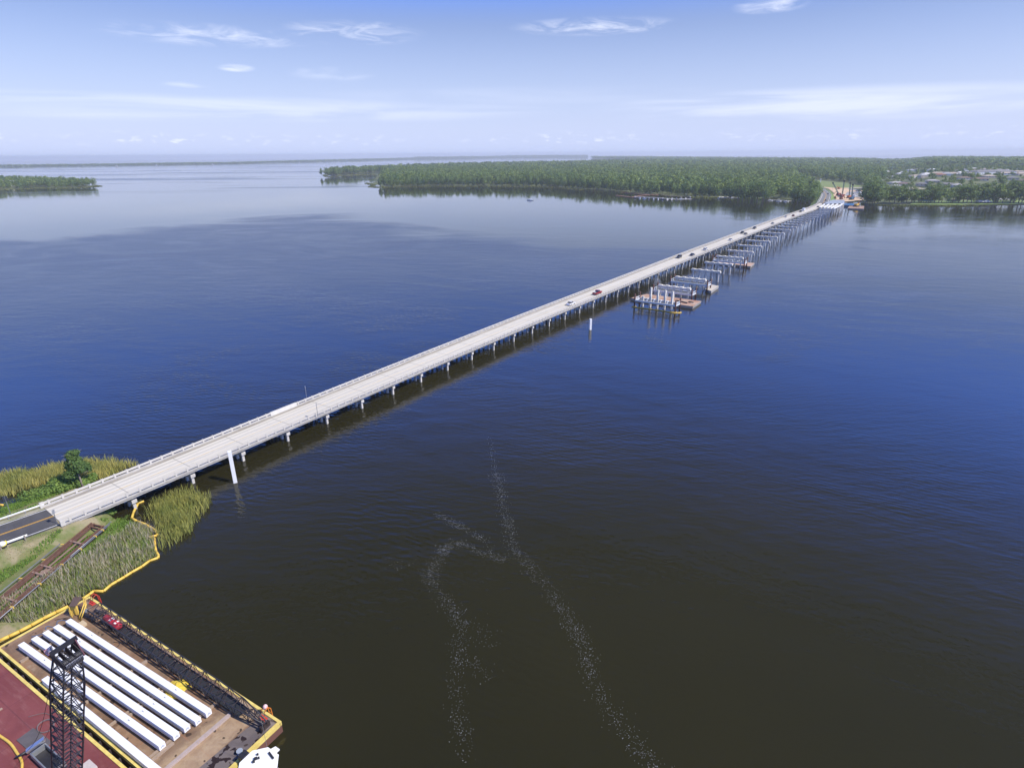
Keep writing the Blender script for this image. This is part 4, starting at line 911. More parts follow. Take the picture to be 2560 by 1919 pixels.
sc_ = lambda k: [bx(47.6 + (a - 47.6) * k, 6.9 + (b - 6.9) * k)[:2] for a, b in oc][::-1]
wh = part('wheelhouse', MB().prism(sc_(.88), 1.34, 6.45), WHT, pb); part('window_band', MB().prism(sc_(.90), 5.1, 6.0), GLASS, wh)
rfp = part('roof', MB().prism(sc_(1.02), 6.5, 6.62, sc_(.99)), WHT, pb)
m = MB()
for a, b, s_ in ((46.9, 6.6, .28), (47.1, 6.4, .18), (47.0, 6.9, .22), (46.7, 6.2, .16), (48.1, 7.8, .2)): m.box(bx(a, b, 6.73), (s_, s_ * .8, .2), .4)
part('roof_fitting', m, BLKB, rfp); part('light_bar', MB().bar(bx(48.4, 5.7, 6.72), bx(47.5, 5.5, 6.72), .16, .14), BLKB, rfp)
part('bridge_wing', MB().prism([bx(a, b)[:2] for a, b in ((47.0, 5.3), (47.9, 5.35), (47.9, 4.6), (47.3, 4.6))][::-1], 6.3, 6.44), WHT, pb)
part('antenna', MB().tube([bx(45.6, 4.5, 1.6), bx(45.6, 4.5, 9.6)], [.03, .012], 6), GALVD, pb)
part('deck_house', abbox(MB(), 50.0, 56.5, 5.2, 8.6, 1.34, 3.8), WHT, pb, bevel=.06)
single('bollard', MB().tube([bx(40.9, 4.9, 1.5), bx(40.9, 4.9, 1.9)], .28, 12).tube([bx(40.9, 4.9, 1.9), bx(40.9, 4.9, 1.98)], .34, 12), mat('grey_blue_paint', (.30, .34, .40), .5), 'grey round bollard on the wet end of the brown deck by the push boat', 'bollard')

# ------------------------------------------------------------------ yellow containment boom along the bank
c2 = lambda x, y, z=.12: G(x * .3255, 1080 + y * .3255, z)
boom_tube('containment_boom', 'long kinked yellow floating boom from the bridge bent along the reeds to the brown barge', [c2(*p) for p in ((1105, 528), (1062, 545), (1045, 575), (1025, 615), (1012, 660), (1052, 682), (1120, 708), (1170, 738), (1210, 768), (1205, 792), (1150, 803), (1188, 818), (1190, 870), (1197, 912), (1217, 945), (1214, 963), (1145, 988), (1090, 1030), (1010, 1075), (955, 1110), (895, 1145), (850, 1172), (795, 1220), (720, 1218), (685, 1245), (640, 1275))], .21, 10)
c1 = lambda x, y, z=.15: G(x * .3255, 1450 + y * .3255, z)
boom_tube('containment_boom', 'thick yellow floating boom squeezed between the reeds and the end of the brown barge', [c1(*p) for p in ((525, 200), (430, 245), (330, 295), (240, 345), (150, 392), (70, 430), (0, 462), (-120, 520))], .26, 10)
boom_tube('containment_boom', 'short curl of yellow boom around the foot of the first bridge bent', [c2(*p) for p in ((1000, 548), (1020, 562), (1045, 552), (1062, 530), (1085, 520))], .22, 10)
boom_tube('containment_boom', 'scrap of yellow boom at the water edge beyond the far guardrail', [c2(*p) for p in ((-20, 556), (0, 556), (24, 560))], .22, 8)

# ------------------------------------------------------------------ rusty steel frame on the grass
c7_ = lambda x, y, z=1.7: G2(x * .16287, 1290 + y * .16287, z)
FA, FB, FC = c7_(1410, 118), c7_(1632, 172), c7_(0, 1275)
fd = (FC - FA) / np.hypot(*(FC - FA)); fw = FB - FA; fwl = float(np.hypot(*fw)); fwn = fw / fwl; FL = 34.0
FRm = mat('rusty_brown_beam', (.17, .085, .055), .85, col2=(.10, .05, .035), scale=1.8); PALER = mat('pale_rust', (.30, .20, .15), .85, var=.4, scale=2)
fp = lambda a, b, z: (*(FA + fd * a + fwn * b), z + .35)
sf = thing('rusty_gangway', 'long rusty steel gangway frame with grey side pipes lying on the grass', 'gangway', fp(0, 0, 1.1))
for b in (0, .62, fwl - .62, fwl): part('side_beam', MB().bar(fp(0, b, 1.45), fp(FL, b, 1.45), .22, .42), FRm, sf)
for a in (.2, .9): part('cross_beam', MB().bar(fp(a, .1, 1.45), fp(a, fwl - .1, 1.45), .25, .34), FRm, sf)
for a in (5.2, 11.5, 13.2, 18.8, 25.6, 31): part('cross_beam', MB().bar(fp(a, .1, 1.47), fp(a, fwl - .1, 1.47), .30, .30), PALER, sf)
part('center_beam', MB().bar(fp(3, fwl * .45, 1.38), fp(FL, fwl * .45, 1.38), .16, .2), PALER, sf)
for b, a0, a1 in ((-.75, 6.5, 30), (fwl + .12, -1.2, 8.5), (fwl + .45, -.5, FL)):
    part('side_pipe', MB().tube([fp(a0, b, 1.75), fp(a1, b, 1.75)], .075, 8), GALVD, sf, True)
for a in (1.2, 3.0, 6.5, 10.5, 15, 20, 25, 30):
    part('clamp', MB().box(fp(a, fwl + .28, 1.68), (.18, .5, .3), math.atan2(fd[1], fd[0])), YELP, sf)
    if a > 6: part('clamp', MB().box(fp(a, -.5, 1.66), (.16, .7, .12), math.atan2(fd[1], fd[0])), YELP, sf)
part('scrap_plate', MB().box(fp(12.4, fwl - 1.1, 1.6), (1.6, 1.0, .1), .4), PALER, sf)
for k, (x, y, s_) in enumerate(((1165, 1210, 1.0), (960, 1335, .4), (1070, 1350, .35), (1100, 1300, .3))):
    g = G(x * .15682, 1120 + y * .15682, 1.3); m = MB().sphere((g[0], g[1], g[2] + .1), s_ * .75, 8, 5, (1.1, .8, .75))
    single('concrete_block', m, WHITEC, ['big white concrete block at the foot of the bridge end post', 'small white rubble piece on the dry lawn, leftmost', 'pale rubble piece on the dry lawn nearest the steel frame', 'pale rubble piece on the dry lawn below the bridge end'][k], 'rubble')
for k, (x, y) in enumerate(((1335, 1290), (1210, 1330))):
    g = G(x * .15682, 1120 + y * .15682, 1.3); single('board', MB().box((g[0], g[1], 1.42), (1.1, .5, .08), .6), WHITEC, ['larger white board lying beside the top of the rusty frame', 'smaller white board lying beside the rusty frame'][k], 'board')

# ------------------------------------------------------------------ near vegetation
def leaf_mat(name, c1, c2, scale=.2, island=.35, rough=.75):
    new = name not in MATS; m = mat(name, c1, rough, col2=c2, scale=scale, island=island, spec=.25)
    if new:                                            # thin leaves let some light through
        nt = m.node_tree; out = [n for n in nt.nodes if n.type == 'OUTPUT_MATERIAL'][0]; b = [n for n in nt.nodes if n.type == 'BSDF_PRINCIPLED'][0]
        tr_ = nt.nodes.new('ShaderNodeBsdfTranslucent'); mx = nt.nodes.new('ShaderNodeMixShader'); mx.inputs[0].default_value = .38
        nt.links.new(b.inputs['Base Color'].links[0].from_socket, tr_.inputs[0]); nt.links.new(b.outputs[0], mx.inputs[1]); nt.links.new(tr_.outputs[0], mx.inputs[2]); nt.links.new(mx.outputs[0], out.inputs[0])
    return m
ROAD_KEEP = ROAD[:3] + [tuple(bcl(s)) for s in range(-3, 60, 3)]
def blades(name, polys, per_m2, h0, h1, w_, material, zfun=None, lean=.35, thin=.0, nscale=.35, fade=0.0):
    VV = []; n_all = 0
    for poly in polys:
        P = np.array(poly); lo, hi = P.min(0), P.max(0); n = int((hi - lo).prod() * per_m2)
        q = NP.uniform(lo, hi, (n, 2)); q = q[in_poly(q, poly)]; q = q[line_dist(q, ROAD_KEEP) > 5.0]
        if thin:                                   # patchy stand: thin out along a cheap wavy pattern
            f = np.sin(q[:, 0] * nscale + 1.3 * np.sin(q[:, 1] * nscale * .7)) * np.cos(q[:, 1] * nscale * 1.1 + np.sin(q[:, 0] * nscale * .6))
            q = q[NP.uniform(0, 1, len(q)) > thin * (f < -.15) + .15 * thin]
        if fade: q = q[NP.uniform(0, 1, len(q)) < np.clip(line_dist(q, list(poly) + [poly[0]]) / fade, .16, 1)]
        z = zfun(q) if zfun is not None else np.full(len(q), -.05)
        n = len(q); a = NP.uniform(0, 2 * math.pi, n); h = NP.uniform(h0, h1, n) * (1 + .2 * np.sin(q[:, 0] * .8) * np.sin(q[:, 1] * .9)); l = NP.normal(0, lean, (n, 2)) * h[:, None] * .5
        w = w_ * NP.uniform(.6, 1.4, n); dx, dy = np.cos(a) * w / 2, np.sin(a) * w / 2
        b0 = np.c_[q[:, 0] - dx, q[:, 1] - dy, z]; b1_ = np.c_[q[:, 0] + dx, q[:, 1] + dy, z]
        m0 = np.c_[q[:, 0] + l[:, 0] * .4 + dx * .9, q[:, 1] + l[:, 1] * .4 + dy * .9, z + h * .6]; m1 = np.c_[q[:, 0] + l[:, 0] * .4 - dx * .9, q[:, 1] + l[:, 1] * .4 - dy * .9, z + h * .6]
        tp = np.c_[q[:, 0] + l[:, 0], q[:, 1] + l[:, 1], z + h]
        VV.append(np.stack([b0, b1_, m0, m1, tp], 1).reshape(-1, 3))
    V = np.vstack(VV); n = len(V) // 5; o = np.arange(n)[:, None] * 5
    F = np.vstack([o + np.array([0, 1, 2]), o + np.array([0, 2, 3]), o + np.array([3, 2, 4])])
    return tag(fast_mesh(name, V, F, material), None, None, None, 'stuff')
def c2p(pts): return [tuple(c2(x, y, 0)[:2]) for x, y in pts]
reed_r = c2p([(1300, 470), (1500, 420), (1625, 500), (1640, 540), (1555, 650), (1480, 775), (1350, 880), (1228, 945), (1212, 800), (1190, 750), (1120, 700), (1085, 650), (1110, 590)])
reed_l = c2p([(-60, 330), (0, 318), (300, 290), (500, 236), (700, 222), (860, 220), (1050, 240), (1110, 245), (900, 335), (660, 430), (560, 440), (420, 400), (230, 450), (60, 512), (-60, 540)])
REEDM = leaf_mat('reed_green', (.44, .42, .12), (.26, .30, .075), .30, .38)
tag(blades('reeds', [reed_r], 60, .8, 2.0, .085, REEDM, thin=.6, nscale=.5, fade=3.5), 'yellow green reeds in the water right of the bridge end', None)
tag(blades('reeds', [reed_l], 48, 1.0, 2.0, .11, leaf_mat('reed_ochre', (.52, .46, .15), (.31, .34, .09), .16, .36), thin=.4, nscale=.28, fade=2.5), 'ochre green reeds in the water left of the bridge end', None)
tall = c2p([(1090, 710), (1000, 735), (900, 840), (720, 945), (540, 1075), (340, 1195), (160, 1300), (0, 1380), (-150, 1470), (-150, 1560), (0, 1490), (230, 1470), (400, 1390), (520, 1325), (650, 1262), (720, 1215), (800, 1212), (900, 1140), (1100, 1022), (1208, 960), (1188, 870), (1190, 815), (1150, 800), (1200, 770)])
hb_ = lambda q: bank_h(q) - .03
tag(blades('tall_grass', [tall], 26, .7, 1.75, .09, leaf_mat('dry_grass', (.60, .53, .40), (.42, .38, .23), .3, .3), hb_, thin=.5, nscale=.6), 'tall dry grass along the bank between the steel frame and the yellow boom', None)
tag(blades('tall_grass', [tall], 34, .6, 1.5, .09, leaf_mat('bank_green', (.23, .31, .075), (.31, .34, .11), .25, .32), hb_, thin=.3, nscale=.5), 'tall green grass mixed along the bank', None)
lush = [c2p([(430, 700), (560, 650), (720, 610), (860, 570), (960, 600), (1010, 655), (760, 640), (640, 668), (470, 708)]), c2p([(470, 705), (640, 668), (760, 640), (1000, 655), (1085, 700), (900, 830), (810, 800), (820, 735), (710, 700)]), c2p([(860, 840), (720, 945), (540, 1075), (340, 1195), (160, 1300), (0, 1385), (0, 1340), (560, 920), (780, 780)]),
        c2p([(0, 1230), (0, 1120), (150, 1060), (300, 960), (480, 860), (520, 850), (300, 1010)]), c2p([(0, 560), (130, 500), (330, 460), (520, 430), (640, 420), (330, 545), (0, 672)]),
        c2p([(380, 730), (470, 690), (500, 700), (470, 740), (300, 800), (0, 915), (0, 888), (200, 812)]), c2p([(0, 690), (290, 590), (300, 600), (0, 712)])]
tag(blades('grass', lush, 70, .18, .55, .10, leaf_mat('lush_grass', (.19, .32, .055), (.25, .37, .085), .3, .35), hb_), 'short lush green grass on the bank', None)
lawn = [c2p([(0, 905), (280, 800), (480, 742), (640, 745), (600, 790), (520, 845), (300, 955), (150, 1055), (0, 1118)])]
tag(blades('grass', lawn, 30, .05, .18, .09, leaf_mat('lawn_dry', (.34, .30, .14), (.38, .30, .19), .35, .3), hb_), 'thin dry mown grass on the lawn beside the guardrail', None)
def leaf_cloud(center, lobes, n, size, seed):
    """leaf quads spread over and through a set of ellipsoid lobes (dx,dy,dz,rx,ry,rz)"""
    g = np.random.default_rng(seed); VV = []
    wts = np.array([l[3] * l[4] + l[4] * l[5] + l[3] * l[5] for l in lobes]); cnt = (n * wts / wts.sum()).astype(int)
    for l, c in zip(lobes, cnt):
        d = g.normal(0, 1, (c, 3)); d /= np.linalg.norm(d, axis=1)[:, None]; r = g.uniform(.62, 1.08, c) ** .7
        p = d * r[:, None] * np.array(l[3:6]) + np.array(l[:3]) + np.array(center)
        nn = d + g.normal(0, .38, (c, 3)) + np.array([0, 0, .45]); nn /= np.linalg.norm(nn, axis=1)[:, None]
        t1 = np.cross(nn, g.normal(0, 1, (c, 3))); t1 /= np.linalg.norm(t1, axis=1)[:, None]; t2 = np.cross(nn, t1)
        s_ = size * g.uniform(.6, 1.35, c)[:, None]
        VV.append(np.stack([p - t1 * s_ - t2 * s_ * .6, p + t1 * s_ * .8 - t2 * s_ * .7, p + t1 * s_ + t2 * s_ * .6, p - t1 * s_ * .7 + t2 * s_ * .75], 1).reshape(-1, 3))
    V = np.vstack(VV); return V, np.arange(len(V)).reshape(-1, 4)
LEAFN = leaf_mat('tree_leaf_near', (.085, .155, .045), (.135, .21, .06), .6, .4); BARK = mat('grey_bark', (.24, .20, .165), .9, var=.4, scale=4)
g = G(206.7, 1213.5, .9); tr = thing('tree', 'single leafy tree with a pale leaning trunk beside the far bridge railing', 'tree', g)
lean = np.array([-.40, .35])
tk = [Vector((g[0] + lean[0] * z * .45, g[1] + lean[1] * z * .45, g[2] - .3 + z)) for z in (0, 1.2, 2.4, 3.8, 5.2, 6.4)]
m = MB().tube(tk, [.20, .17, .14, .11, .07, .03], 8)
for k in range(9):
    b = tk[2 + k % 4]; a = k * 2.4; m.tube([b, b + Vector((math.cos(a) * .9, math.sin(a) * .9, .6)), b + Vector((math.cos(a) * 1.9, math.sin(a) * 1.7, .75))], [.07, .05, .02], 6)
part('trunk', m, BARK, tr, True)
cx_, cy_ = tk[4].x, tk[4].y
lobes = [(0, 0, 5.0, 1.5, 1.5, 1.5), (-.3, .2, 6.5, 1.2, 1.2, 1.1), (1.0, -.2, 4.0, 1.1, 1.1, 1.1), (-1.1, .3, 4.5, 1.1, 1.2, 1.2), (-.9, -.8, 2.9, 1.4, 1.3, 1.0), (1.4, .8, 3.2, .9, .9, .8), (.2, 1.3, 3.4, 1.5, 1.4, 1.2), (-1.4, .4, 2.8, 1.0, 1.0, 1.0), (.7, .2, 7.2, .7, .7, .6)]
V, F = leaf_cloud((cx_, cy_, g[2] - .3), lobes, 3600, .15, 3)
fast_mesh('crown', V - np.array(tuple(base_of(tr))), F, LEAFN, tr)
SHL = leaf_mat('shrub_leaf', (.14, .24, .05), (.21, .30, .075), .5, .4)
for k, (x, y, r, lab) in enumerate(((250, 500, 1.5, 'low green vine thicket at the left water inlet, leftmost'), (340, 470, 1.6, 'rounded green thicket left of the leafy tree, second from left'), (420, 445, 1.7, 'green thicket between the inlet and the leafy tree'),
        (500, 425, 1.6, 'green thicket just left of the leafy tree trunk'), (560, 400, 1.5, 'dark green bush at the foot of the leafy tree'), (650, 400, 1.2, 'bush right of the leafy tree against the far railing'),
        (430, 400, 1.4, 'darker thicket behind the leafy tree toward the reeds'), (700, 365, 1.1, 'small bush against the far railing, farthest along the bridge'), (830, 620, .95, 'light green bush growing below the near bridge fascia'))):
    q = c2(x, y, .6); s_ = thing('shrub', lab, 'shrub', q, 'shrubs at the bridge end'); rg = np.random.default_rng(40 + k)
    lob = [(rg.normal(0, r * .5), rg.normal(0, r * .5), rg.uniform(.2, .9) * r * .7, r * rg.uniform(.6, .9), r * rg.uniform(.6, .9), r * rg.uniform(.45, .7)) for _ in range(6)]
    V, F = leaf_cloud(tuple(q), lob, 900, .15, 60 + k); fast_mesh('foliage', V - np.array(tuple(base_of(s_))), F, SHL, s_)
    part('stem', MB().tube([q - np.array([0, 0, .4]), q + np.array([.1, .1, r * .6])], [.06, .03], 6), BARK, s_)
# foam and bubbles drifting on the near water
c8 = lambda x, y: G2(960 + x * .4336, 1200 + y * .4336, 0.0)
paths = [([(640, -40), (665, 0), (680, 150), (720, 270), (740, 390), (820, 470), (880, 560), (950, 600), (980, 680), (1040, 770), (1110, 870), (1150, 950), (1165, 1030), (1200, 1120), (1230, 1220), (1310, 1340), (1420, 1470), (1480, 1580), (1560, 1650), (1640, 1720)], 1500, 1.15),
         ([(300, 190), (400, 245), (500, 300), (590, 350), (610, 400), (650, 440), (700, 462)], 320, .8), ([(440, 355), (480, 370), (540, 410), (620, 440), (690, 465)], 160, .6),
         ([(470, 362), (430, 358), (360, 380), (320, 440), (270, 500), (265, 560), (300, 640), (370, 710), (430, 790), (440, 900), (430, 1030), (410, 1140), (395, 1230), (430, 1320), (430, 1410), (460, 1500), (480, 1620)], 950, 1.1), ([(500, 800), (560, 900), (640, 960)], 60, 1.6), ([(480, 1020), (560, 1080), (600, 1150)], 60, 1.4),
         ([(0, 460), (60, 480), (150, 500)], 30, 1.2), ([(600, -250), (630, -120), (640, -40)], 90, .7)]
V = []; F = []
for pts, n, wd in paths:
    n = int(n * 1.15); L = np.array([c8(*p) for p in pts]); sg = np.hypot(*np.diff(L, axis=0).T); cum = np.r_[0, np.cumsum(sg)]
    cl_ = NP.uniform(0, cum[-1], max(6, n // 40))
    for _ in range(n):
        d = (cl_[NP.integers(len(cl_))] + NP.normal(0, 1.3)) if NP.uniform() < .55 else NP.uniform(0, cum[-1])
        d = min(max(d, 0), cum[-1]); i = min(max(np.searchsorted(cum, d) - 1, 0), len(sg) - 1); f = (d - cum[i]) / sg[i]
        p = L[i] * (1 - f) + L[i + 1] * f; t_ = (L[i + 1] - L[i]) / sg[i]; p = p + np.array([t_[1], -t_[0]]) * NP.normal(0, wd * .62) + NP.normal(0, .15, 2)
        r = NP.uniform(.012, .029) * (1.6 if NP.uniform() < .12 else 1); o = len(V); a0 = NP.uniform(0, 6)
        V += [(p[0] + r * math.cos(a0 + k * 1.2566), p[1] + r * math.sin(a0 + k * 1.2566), .012) for k in range(5)] + [(p[0], p[1], .012 + r * .5)]
        F += [(o + k, o + (k + 1) % 5, o + 5) for k in range(5)]
tag(fast_mesh('foam', np.array(V), np.array(F), mat('foam_white', (.58, .61, .68), .5)), None, None, None, 'stuff')
# ------------------------------------------------------------------ far shores
def hor_y(px): return HORIZON + ROLL * (1280 - px)
def far_pt(px, Y):
    d = fwd + cr * ((px - CX) / F_PX) - cu * ((hor_y(px) - CY) / F_PX); return (float(d[0] / d[1] * Y), float(Y))
FRONT = pxpoly([(812, 437), (820, 442), (872, 438.5), (938, 436.5), (936, 452), (918, 458), (938, 463), (930, 467), (945, 468.6), (1000, 467.5), (1069, 466), (1220, 466), (1330, 467), (1376, 468), (1404, 470.5), (1470, 475), (1531, 478.6), (1560, 481), (1594, 485), (1653, 488), (1728, 493.4), (1794, 495),
                (1838, 500.5), (1916, 502.8), (1926, 498), (1977, 500), (1980, 506), (2034, 507.5), (2060, 505), (2078, 503), (2112, 505), (2158, 509.5), (2200, 513), (2252, 514.5), (2345, 515), (2440, 514), (2560, 512.5), (2700, 513), (2950, 520)])
FARL = [far_pt(x, y) for x, y in ((2950, 2400), (2750, 2900), (2560, 3100), (2300, 3700), (2000, 4700), (1750, 6500), (1560, 9800), (1478, 9800))]
BAY = pxpoly([(1482, 398.6), (1549, 401), (1640, 404), (1645, 405.6), (1560, 408.3), (1480, 412), (1300, 416), (1100, 422), (960, 427), (850, 431.5)])
MAIN = FRONT + FARL + BAY
SHL_ = FRONT
def sm(x, a, b): t = np.clip((x - a) / (b - a), 0, 1); return t * t * (3 - 2 * t)
def main_h(v):
    v = np.asarray(v, float); d = line_dist(v, SHL_ + FARL[:0]); azm = np.degrees(np.arctan2(v[:, 0], v[:, 1])); D = np.hypot(*v.T)
    db = line_dist(v, BAY); d = np.minimum(d, db)
    h = -.25 + np.minimum(d * .10, 1.35) + 18.0 * sm(azm, 30.5, 34) * sm(d, 40, 520) + 9.0 * sm(D, 1500, 3200) * (1 - sm(azm, 28, 33))
    return np.where(d < .5, -.3, h)
def far_ground():
    m = bpy.data.materials.new('far_ground'); m.use_nodes = True; t = NT(m.node_tree); P = t.n('ShaderNodeNewGeometry').outputs['Position']
    c = t.mix(t.ramp(t.noise(P, .02, 5.0, .6), .4, .62), (.075, .10, .030), (.13, .145, .05))
    b = t.n('ShaderNodeBsdfPrincipled', ins={'Base Color': c, 'Roughness': .95}); t.t.links.new(b.outputs[0], t.n('ShaderNodeOutputMaterial').inputs[0]); return m
FGM = far_ground()
rays_ = [far_pt(x, Y) for x in range(1500, 2950, 60) for Y in (800, 950, 1200, 1600, 2200, 3000, 4000)]
ex = [p for p in rays_ if in_poly([p], MAIN)[0] and line_dist([p], MAIN + [MAIN[0]])[0] > 25]
land_mesh('far_land', MAIN, main_h, 60.0, FGM, extra=ex)
ISL = pxpoly([(-260, 477), (-60, 476), (0, 475), (106, 470.5), (176, 470.5), (223, 468), (246, 466), (232, 463.5), (190, 461), (120, 458), (40, 456), (-60, 455), (-260, 456)])
def isl_h(v): d = line_dist(v, ISL + [ISL[0]]); return np.where(d < .5, -.3, -.2 + np.minimum(d * .1, 1.6))
land_mesh('island', ISL, isl_h, 22.0, FGM)
LF = [tuple(G2(*p)) for p in ((-300, 421), (0, 417.8), (300, 413.8), (578.6, 409.7), (810, 403.9), (1041, 398.1), (1273, 394.6), (1470, 393.4))]
LB = [(p[0] * (1 + 420 / math.hypot(*p)) , p[1] * (1 + 420 / math.hypot(*p))) for p in LF]
LF_AZ = [math.atan2(p[0], p[1]) for p in LF]
def lf_h(v):
    v = np.asarray(v, float); d = line_dist(v, LF); k = np.interp(np.arctan2(v[:, 0], v[:, 1]), LF_AZ, [1, 1, 1, 2, 12, 27, 32, 30]); return np.where(d < 2, -.3, .4 + k * sm(d, 5, 330))
land_mesh('far_shore', LF + LB[::-1], lf_h, 120.0, FGM)

# road on, field, sand yard
def sheet(name, pts, dz, step, material, hf=main_h):
    poly = pxpoly(pts, 1.2); a = sum(poly[i][0] * poly[(i + 1) % len(poly)][1] - poly[(i + 1) % len(poly)][0] * poly[i][1] for i in range(len(poly)))
    o = land_mesh(name, poly if a > 0 else poly[::-1], lambda v: np.maximum(hf(v), .5) + dz, step, material); return o
sheet('grass_field', [(2024, 450), (2062, 452.5), (2116, 457), (2163, 466.5), (2150, 469), (2095, 471), (2060, 470), (2046, 463)], .10, 12, mat('field_grass', (.155, .215, .050), .95, col2=(.20, .235, .07), scale=.03))
sheet('sand', [(2056, 467.5), (2095, 470.3), (2150, 468.5), (2168, 468), (2161, 492), (2158, 501), (2112, 503), (2083, 500.5), (2080, 491), (2086, 483), (2072, 472)], .16, 8, mat('orange_sand', (.68, .54, .38), .95, col2=(.58, .37, .22), scale=.035))
sheet('gravel_yard', [(2118, 480), (2155, 478), (2160, 492), (2125, 494.5), (2112, 488)], .24, 8, mat('grey_yard', (.36, .35, .35), .95, col2=(.28, .27, .27), scale=.08))
sheet('gravel_yard', [(2118, 470.3), (2161, 468.8), (2161, 474.5), (2128, 476.5)], .24, 8, mat('grey_yard', (.36, .35, .35), .95))
sheet('lawn', [(2036, 480), (2050, 489), (2055, 499), (2046, 503.5), (2036, 503)], .12, 8, mat('verge_grass', (.17, .24, .05), .95, col2=(.13, .19, .04), scale=.05))
sheet('lawn', [(2072, 474), (2083, 484), (2080, 492), (2083, 499), (2074, 502), (2076, 488)], .12, 8, mat('verge_grass', (.17, .24, .05), .95))
sheet('lawn', [(2275, 510.5), (2380, 511), (2560, 509.2), (2640, 509), (2640, 501), (2560, 501), (2400, 502), (2285, 503.5)], .15, 9, mat('shore_lawn', (.19, .28, .06), .95, col2=(.15, .21, .05), scale=.05))
be = bcl(S1); RL = [tuple(bcl(S1 - 2)), tuple(be)] + [tuple(G2(x, y, 3.4)) for x, y in ((2065.0, 491), (2062.5, 485), (2057.5, 479), (2050, 473), (2041, 466.5), (2032, 459.5), (2022, 452.5), (2012, 446.5), (2000, 441), (1986, 437.5), (1960, 434.5))]
Lz = [4.80, 4.80, 4.7, 4.5, 4.2, 3.9, 3.5, 3.2, 3.0, 3.0, 3.2, 3.6, 4.0]
RLs = []; RZ = []
for i in range(len(RL) - 1):
    for k in range(6):
        f = k / 6; p0, p1, p2, p3 = (np.array(RL[min(max(i + j, 0), len(RL) - 1)]) for j in (-1, 0, 1, 2))
        RLs.append(tuple(.5 * (2 * p1 + (p2 - p0) * f + (2 * p0 - 5 * p1 + 4 * p2 - p3) * f * f + (3 * p1 - p0 - 3 * p2 + p3) * f ** 3))); RZ.append(Lz[i] * (1 - f) + Lz[i + 1] * f)
ribbon('road', RLs, -6.4, 6.4, RZ, ASPH_OLD, None, 'structure')
up = lambda k: [z + k for z in RZ]
ribbon('road_markings', RLs, -.25, .25, up(.03), YELLOW_ROAD, None, 'structure'); ribbon('road_markings', RLs, -5.2, -4.8, up(.03), WHITE_ROAD, None, 'structure'); ribbon('road_markings', RLs, 4.8, 5.2, up(.03), WHITE_ROAD, None, 'structure')
vs = []; fs_ = []
for i, p in enumerate(RLs):                          # earth shoulders of the embankment
    d = np.array(RLs[min(i + 1, len(RLs) - 1)]) - np.array(RLs[max(i - 1, 0)]); d = d / np.hypot(*d); n = np.array([d[1], -d[0]])
    for t_, z in ((-15, -.4), (-6.8, RZ[i] - .12), (6.8, RZ[i] - .12), (15, -.4)): q = np.array(p) + n * t_; vs.append((q[0], q[1], z))
    if i: o = 4 * i - 4; fs_ += [(o + j, o + j + 1, o + j + 5, o + j + 4) for j in range(3)]
link_mesh('embankment', vs, fs_, mat('verge_grass', (.17, .24, .05), .95))['kind'] = 'structure'
RAILW = mat('white_rail', (.68, .70, .70), .6)
for off, lab in ((6.6, 'pale guardrail on the outside of the curve of the far asphalt road'), (-6.6, 'pale guardrail on the inside of the curve of the far asphalt road')):
    m = MB(); L = []
    for i in range(4, 46, 2):
        d = np.array(RLs[i + 1]) - np.array(RLs[i - 1]); d = d / np.hypot(*d); q = np.array(RLs[i]) + np.array([d[1], -d[0]]) * off; L.append((q[0], q[1], RZ[i] + .65))
    gr = thing('guardrail', lab, 'guardrail', L[0], 'guardrails on the far road')
    for a, b in zip(L[:-1], L[1:]): m.bar(a, b, .12, .36)
    part('rail_beam', m, RAILW, gr)
    for q in L: part('post', MB().box((q[0], q[1], q[2] - .45), (.16, .16, .9)), RAILW, gr)
for kd, lb, cc, cn, k, ln in (('suv', 'black car on the far asphalt curve beyond the bridge', BK, 'black', 15, 1), ('sedan', 'red car on the far asphalt curve coming to the bridge', RD, 'red', 21, -1)):
    d = np.array(RLs[k + 1]) - np.array(RLs[k - 1]); d = d / np.hypot(*d); q = np.array(RLs[k]) + np.array([d[1], -d[0]]) * 2.6 * ln
    make_car(kd, lb, cc, cn, (q[0], q[1], RZ[k] + .02), math.atan2(d[1], d[0]) + (0 if ln > 0 else math.pi), 'cars on the far road')

